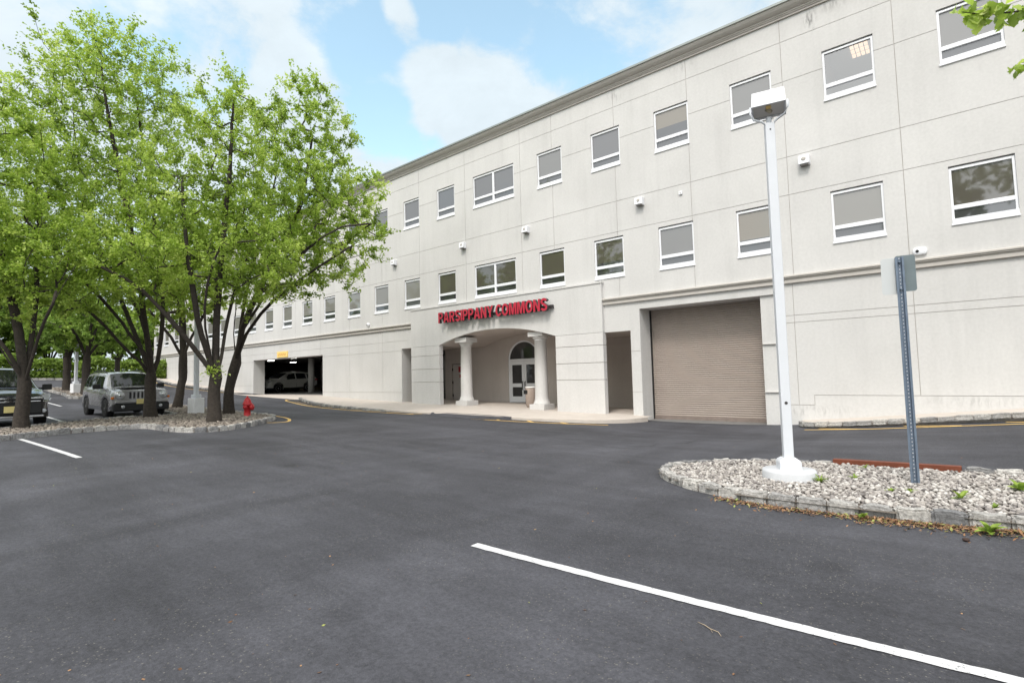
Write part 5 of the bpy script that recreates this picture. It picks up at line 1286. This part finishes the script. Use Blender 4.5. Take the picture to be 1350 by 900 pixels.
# D: front of the hydrant island
dD = 15.3
tree('pear_tree', 'leafy tree with a thick trunk at the island kerb, green sprouts on its fork', gp(-16.57, 6.24), LT(dD, [(283, 527), (285, 497)]),
     [LT(dD, [(268, 475, -.2), (245, 445, -.5), (215, 410, -.8), (180, 375, -1), (130, 350, -1.3), (85, 330, -1.4)]), LT(dD, [(275, 470, 0), (262, 430, -.3), (255, 385, -.6), (245, 320, -.6), (240, 240, -.4)]),
      LT(dD, [(284, 465, .2), (285, 420, .3), (290, 360, .3), (298, 280, .2), (305, 200, 0), (308, 130, 0)]), LT(dD, [(292, 470, .2), (298, 430, .5), (310, 380, 1), (330, 330, 1.2)]), LT(dD, [(278, 470, -.3), (268, 420, -.9), (275, 360, -1.4), (300, 300, -1.6)])],
     [blob(300, 170, dD, 50, 82, 1.3, .8), blob(265, 270, dD, 78, 75, 2.0, .9), blob(225, 350, dD, 100, 52, 2.0, .85), blob(310, 340, dD, 75, 60, 2.0, .9), blob(252, 200, dD, 40, 70, 1.2, .6), blob(150, 345, dD-.8, 55, 35, 1.1, .7), blob(225, 393, dD, 60, 24, 1.3, .8), blob(318, 385, dD+.6, 40, 24, 1.2, .7)],
     .165, 44000, .084, M['leaf'], 21, .50, GRP, sprouts=[(pt(281, 489, dD-.22), (.16, .14, .12), 130)])
# E: right-leaning one
dE = 19.0
tree('pear_tree', 'leafy tree leaning right over the red hydrant, its crown in front of the building', gp(-20.3, 8.15), LT(dE, [(303, 512), (311, 478)]),
     [LT(dE, [(325, 440, -.3), (350, 405, -.6), (390, 372, -1), (430, 345, -1.2), (470, 320, -1.2)]), LT(dE, [(320, 430, 0), (340, 385, .2), (370, 330, .4), (400, 260, .4), (412, 180, .3)]),
      LT(dE, [(316, 440, .3), (325, 380, .8), (345, 310, 1), (365, 230, 1), (375, 170, 1)]), LT(dE, [(308, 440, .6), (312, 380, 1.2), (340, 300, 1.5)]), LT(dE, [(318, 435, -.5), (335, 395, -1), (380, 350, -1.4), (440, 300, -1.5), (485, 295, -1.2)]), LT(dE, [(322, 432, .4), (355, 380, 1.2), (410, 320, 1.6), (450, 250, 1.4)])],
     [blob(405, 185, dE, 52, 85, 2.0, .9), blob(440, 255, dE, 52, 65, 2.0, .9), blob(385, 290, dE, 85, 75, 2.6, .9), blob(465, 305, dE, 42, 42, 1.6, .8), blob(350, 350, dE, 85, 45, 2.4, .85), blob(425, 345, dE, 62, 38, 1.8, .75), blob(360, 200, dE, 45, 60, 1.7, .6), blob(405, 130, dE, 26, 26, 1.0, .7), blob(498, 305, dE, 20, 16, .8, .5), blob(395, 372, dE, 55, 22, 1.5, .7)],
     .165, 60000, .094, M['leaf'], 33, .55, GRP)
dC = 23.4
tree('pear_tree', 'slim forked tree at the back of the island by the drive, seen between two trunks', gp(-26.2, 8.35), LT(dC, [(241, 500), (241, 472)]),
     [LT(dC, [(226, 445, -.2), (207, 422, -.4), (190, 400, -.4)]), LT(dC, [(252, 445, .2), (264, 425, .4), (275, 400, .4)]), LT(dC, [(241, 440, .2), (240, 400, .4), (238, 350, .4)])],
     [blob(236, 385, dC, 60, 52, 2.2, .8), blob(238, 320, dC, 55, 60, 2.0, .7)], .165, 15000, .15, M['leaf'], 44, .6, GRP)
# trees of the second island and beyond the hedge
def round_tree(x, y, h, rc, lb, seed, leafm, n, leaf, r0=.17, group='trees at the far end of the lot', trunk_h=1.7, name='shade_tree', squash=1.0):
    rg = np.random.default_rng(seed); b = np.array(gp(x, y, .0)); f = b+np.array([rg.normal(0, .1), rg.normal(0, .1), trunk_h])
    limbs = []
    for i in range(5):
        a = 2*math.pi*i/5+rg.uniform(-.4, .4); rr_ = rc*rg.uniform(.45, .7)
        limbs.append([f+np.array([math.cos(a)*rr_*t, math.sin(a)*rr_*t, (h-trunk_h)*.62*t**.8]) for t in (.3, .65, 1)])
    cb = max(trunk_h+.35, 0); ch = h-cb; bl = [(b+np.array([0, 0, cb+ch*.5]), (rc*.85, rc*.85, ch*.48), .8)]
    for i in range(4):
        a = rg.uniform(0, 6.28); bl.append((b+np.array([math.cos(a)*rc*.5, math.sin(a)*rc*.5, cb+ch*rg.uniform(.3, .75)]), (rc*.5, rc*.5, ch*.25), .9))
    return tree(name, lb, b, [f], limbs, bl, r0, n, leaf, leafm, seed, .62 if rc < 3.5 else .85, group, clump=.5)
round_tree(-42.72, 7.45, 5.6, 2.6, 'tree beside the far white pole, first trunk right of the dark car', 51, M['leaf_far'], 9000, .20, .20, trunk_h=2.1)
round_tree(-38.3, 7.5, 5.8, 2.5, 'tree on the far island, trunk just above the silver car roof', 52, M['leaf_far'], 9000, .20, .19, trunk_h=2.2)
round_tree(-47.5, 11.2, 5.4, 2.3, 'slender tree near the hedge behind the silver car', 53, M['leaf_far'], 7000, .22, .16, trunk_h=2.0)
for i, (x, y, h, rc, lb) in enumerate([(-64, 1.0, 9, 4.2, 'broad pale green tree behind the hedge at the far left'), (-66, 7.5, 8.5, 4.2, 'bushy tree behind the hedge, straight above the far white pole'), (-65, 13.5, 7.5, 3.6, 'bushy tree behind the hedge next to the end of the building'),
                                       (-63, -6, 10, 4.5, 'tall tree behind the hedge beyond the left edge trunk'), (-70, 4, 12, 5, 'tallest tree of the group behind the hedge'), (-72, 11, 11, 4.6, 'tree farthest back behind the hedge'), (-66.5, 18, 8, 4, 'rounded tree past the far corner of the building')]):
    round_tree(x, y, h, rc, lb, 60+i, M['leaf_far'], 15000, .40, .2, 'trees behind the hedge', .5)
# hedge
def hedge(pts, h, w, n, leaf, lb):
    P = resample(pts, .1); k = len(P); i = NP.integers(0, k, n); q = P[i]
    u = unit(NP.normal(0, 1, (n, 3))); top = .82+.18*np.sin(q[:, 1]*1.7)*np.sin(q[:, 1]*.61+1)
    c = np.stack([q[:, 0]+np.sign(u[:, 0])*np.abs(u[:, 0])**.6*w, q[:, 1]+NP.normal(0, .1, n), G(q[:, 0], q[:, 1])+h*top*(.5+.5*np.sign(u[:, 2])*np.abs(u[:, 2])**.55)], -1)+NP.normal(0, .06, (n, 3))
    nrm = unit(NP.normal(0, 1, (n, 3))+np.array([.4, 0, .6])); a = unit(np.cross(nrm, NP.normal(0, 1, (n, 3)))); bb = np.cross(nrm, a); L = leaf*NP.uniform(.6, 1.3, (n, 1))
    Q = np.stack([c-a*L*.5, c+bb*L*.35, c+a*L*.5, c-bb*L*.35], 1).reshape(-1, 3)
    root = empty('hedge', (*pts[0], 0)); root.location = (0, 0, 0); tag(root, lb, 'hedge')
    t = np.clip(.15+.6*(NP.uniform(0, 1, n))+NP.normal(0, .1, n), 0, 1)
    np_mesh('foliage', Q, np.arange(4*n).reshape(n, 4), M['leaf_hedge'], root, tint=t)
    b = MB(); b.sweep_x([(0, 0)], 0, 1) if False else None
    for s0, s1 in zip(P[:-20:20], P[20::20]):
        z = g(*s0); b.tube([(s0[0], s0[1], z-.1), (s0[0]+.1, s0[1]+.2, z+h*.7)], .05, 5); b.tube([(s0[0], s0[1], z+.1), (s0[0]-.1, s0[1]+.6, z+h*.6)], .03, 5)
    b.build('stems', M['bark'], root); return root
hedge([(-57.2, -8), (-57, 4), (-57, 10), (-57, 17)], 2.0, .75, 46000, .24, 'long clipped bright green hedge closing the far end of the parking lot')
# overhanging branch of a tree standing just outside on the right
def lobed_leaves(P0, n, size, rg, drop):
    """larger close leaves with a pointed, toothed outline"""
    prof = [(0, .0), (.16, .20), (.30, .42), (.45, .36), (.52, .46), (.68, .30), (.76, .34), (.88, .14), (1.0, 0)]
    Vv = []; Ff = []; T = []
    for i in range(n):
        c = P0[rg.integers(len(P0))]+rg.normal(0, .035, 3)
        a = unit(rg.normal(0, 1, 3)*.8+np.array([0, 0, -drop])); nr = unit(rg.normal(0, 1, 3)+np.array([0, -.3, .3])); s_ = unit(np.cross(a, nr)); nr = np.cross(s_, a); L = size*rg.uniform(.65, 1.2); o = len(Vv)
        for t, w_ in prof: Vv.append(c+a*L*t-nr*L*.12*t*t)
        for sg in (1, -1):
            for t, w_ in prof: Vv.append(c+a*L*t+s_*sg*w_*L*.95+nr*w_*L*.28-nr*L*.12*t*t)
        k = len(prof); tt = np.clip(rg.normal(.45, .28), 0, 1)
        for q in range(k-1):
            Ff.append((o+q, o+q+1, o+k+q+1, o+k+q)); Ff.append((o+q+1, o+q, o+2*k+q, o+2*k+q+1)); T += [tt, tt]
    return np.array(Vv), np.array(Ff), T
rg = np.random.default_rng(77)
b0 = np.array(gp(4.6, 8.1)); f0 = b0+np.array([.05, -.05, 1.9])
br = [pt(1500, 40, 5.6), pt(1420, 5, 5.0), pt(1375, 12, 4.75), pt(1335, 16, 4.6), pt(1300, 20, 4.55), pt(1268, 16, 4.5)]
br2 = [pt(1440, 50, 5.2), pt(1390, 72, 4.9), pt(1352, 82, 4.75), pt(1342, 84, 4.72)]
ot = tree('maple_tree', 'tree outside the right edge with one leafy twig hanging into the top right corner', b0, [f0], [[f0+np.array([.3, .2, 1.2]), f0+np.array([.9, .1, 2.6])], [f0+np.array([-.5, -.6, .8]), np.array([2.9, 6.6, 2.7])], [f0+np.array([.9, .5, 1.0]), f0+np.array([1.8, .6, 2.2])]],
          [(b0+np.array([.9, .3, 4.6]), (1.7, 1.7, 1.6), .8), (b0+np.array([1.4, -.2, 3.4]), (1.6, 1.6, .9), .8)], .12, 9000, .12, M['leaf'], 78, .5, None)
b = MB()
b.tube([np.array([2.9, 6.6, 2.7]), *br], [.03, .022, .014, .010, .008, .006, .003], 7); b.tube([br[0], *br2], [.014, .009, .006, .004, .002], 6)
tw = b.build('branch', M['bark'], None); tw.parent = ot; tw.matrix_parent_inverse = Matrix.Translation(tuple(-b0))
def seg_pts(P, n): P = np.array(P); t = np.linspace(0, len(P)-1, n); return np.stack([np.interp(t, range(len(P)), P[:, k]) for k in range(3)], -1)
P0 = np.concatenate([seg_pts(br[1:], 60), seg_pts(br[2:], 40)])
v1, f1, t1 = lobed_leaves(P0, 105, .105, rg, .75)
v2, f2, t2 = lobed_leaves(seg_pts(br2[2:], 30), 14, .095, rg, .6)
lf = np_mesh('twig_leaves', np.concatenate([v1, v2])-b0, np.concatenate([f1, f2+len(v1)]), M['leaf'], ot, smooth=True, tint=t1+t2)
# wood across the road behind the viewpoint, mirrored in the windows
n = 46000; k = 96
cx_ = np.concatenate([NP.uniform(-84, -30, 70), NP.uniform(-2, 22, 26)]); cy_ = NP.uniform(-36, -28, k); rr_ = NP.uniform(2.2, 4.4, k); hh_ = np.where(cx_ > -10, NP.uniform(5, 25, k), NP.uniform(3, 21, k)*(.78+.22*np.sin(cx_*.35)))
i = NP.integers(0, k, n); u = unit(NP.normal(0, 1, (n, 3)))*NP.uniform(.5, 1, (n, 1))
c = np.stack([cx_[i]+u[:, 0]*rr_[i], cy_[i]+u[:, 1]*rr_[i], hh_[i]-1.5+u[:, 2]*rr_[i]*1.25], -1)
nrm = unit(NP.normal(0, 1, (n, 3))); a = unit(np.cross(nrm, NP.normal(0, 1, (n, 3)))); bb = np.cross(nrm, a); L = .62*NP.uniform(.6, 1.3, (n, 1))
Q = np.stack([c-a*L*.5, c+bb*L*.4, c+a*L*.5, c-bb*L*.4], 1).reshape(-1, 3)
o = np_mesh('woodland', Q, np.arange(4*n).reshape(n, 4), M['leaf_far'], tint=NP.uniform(0, .8, n)); o['kind'] = 'stuff'
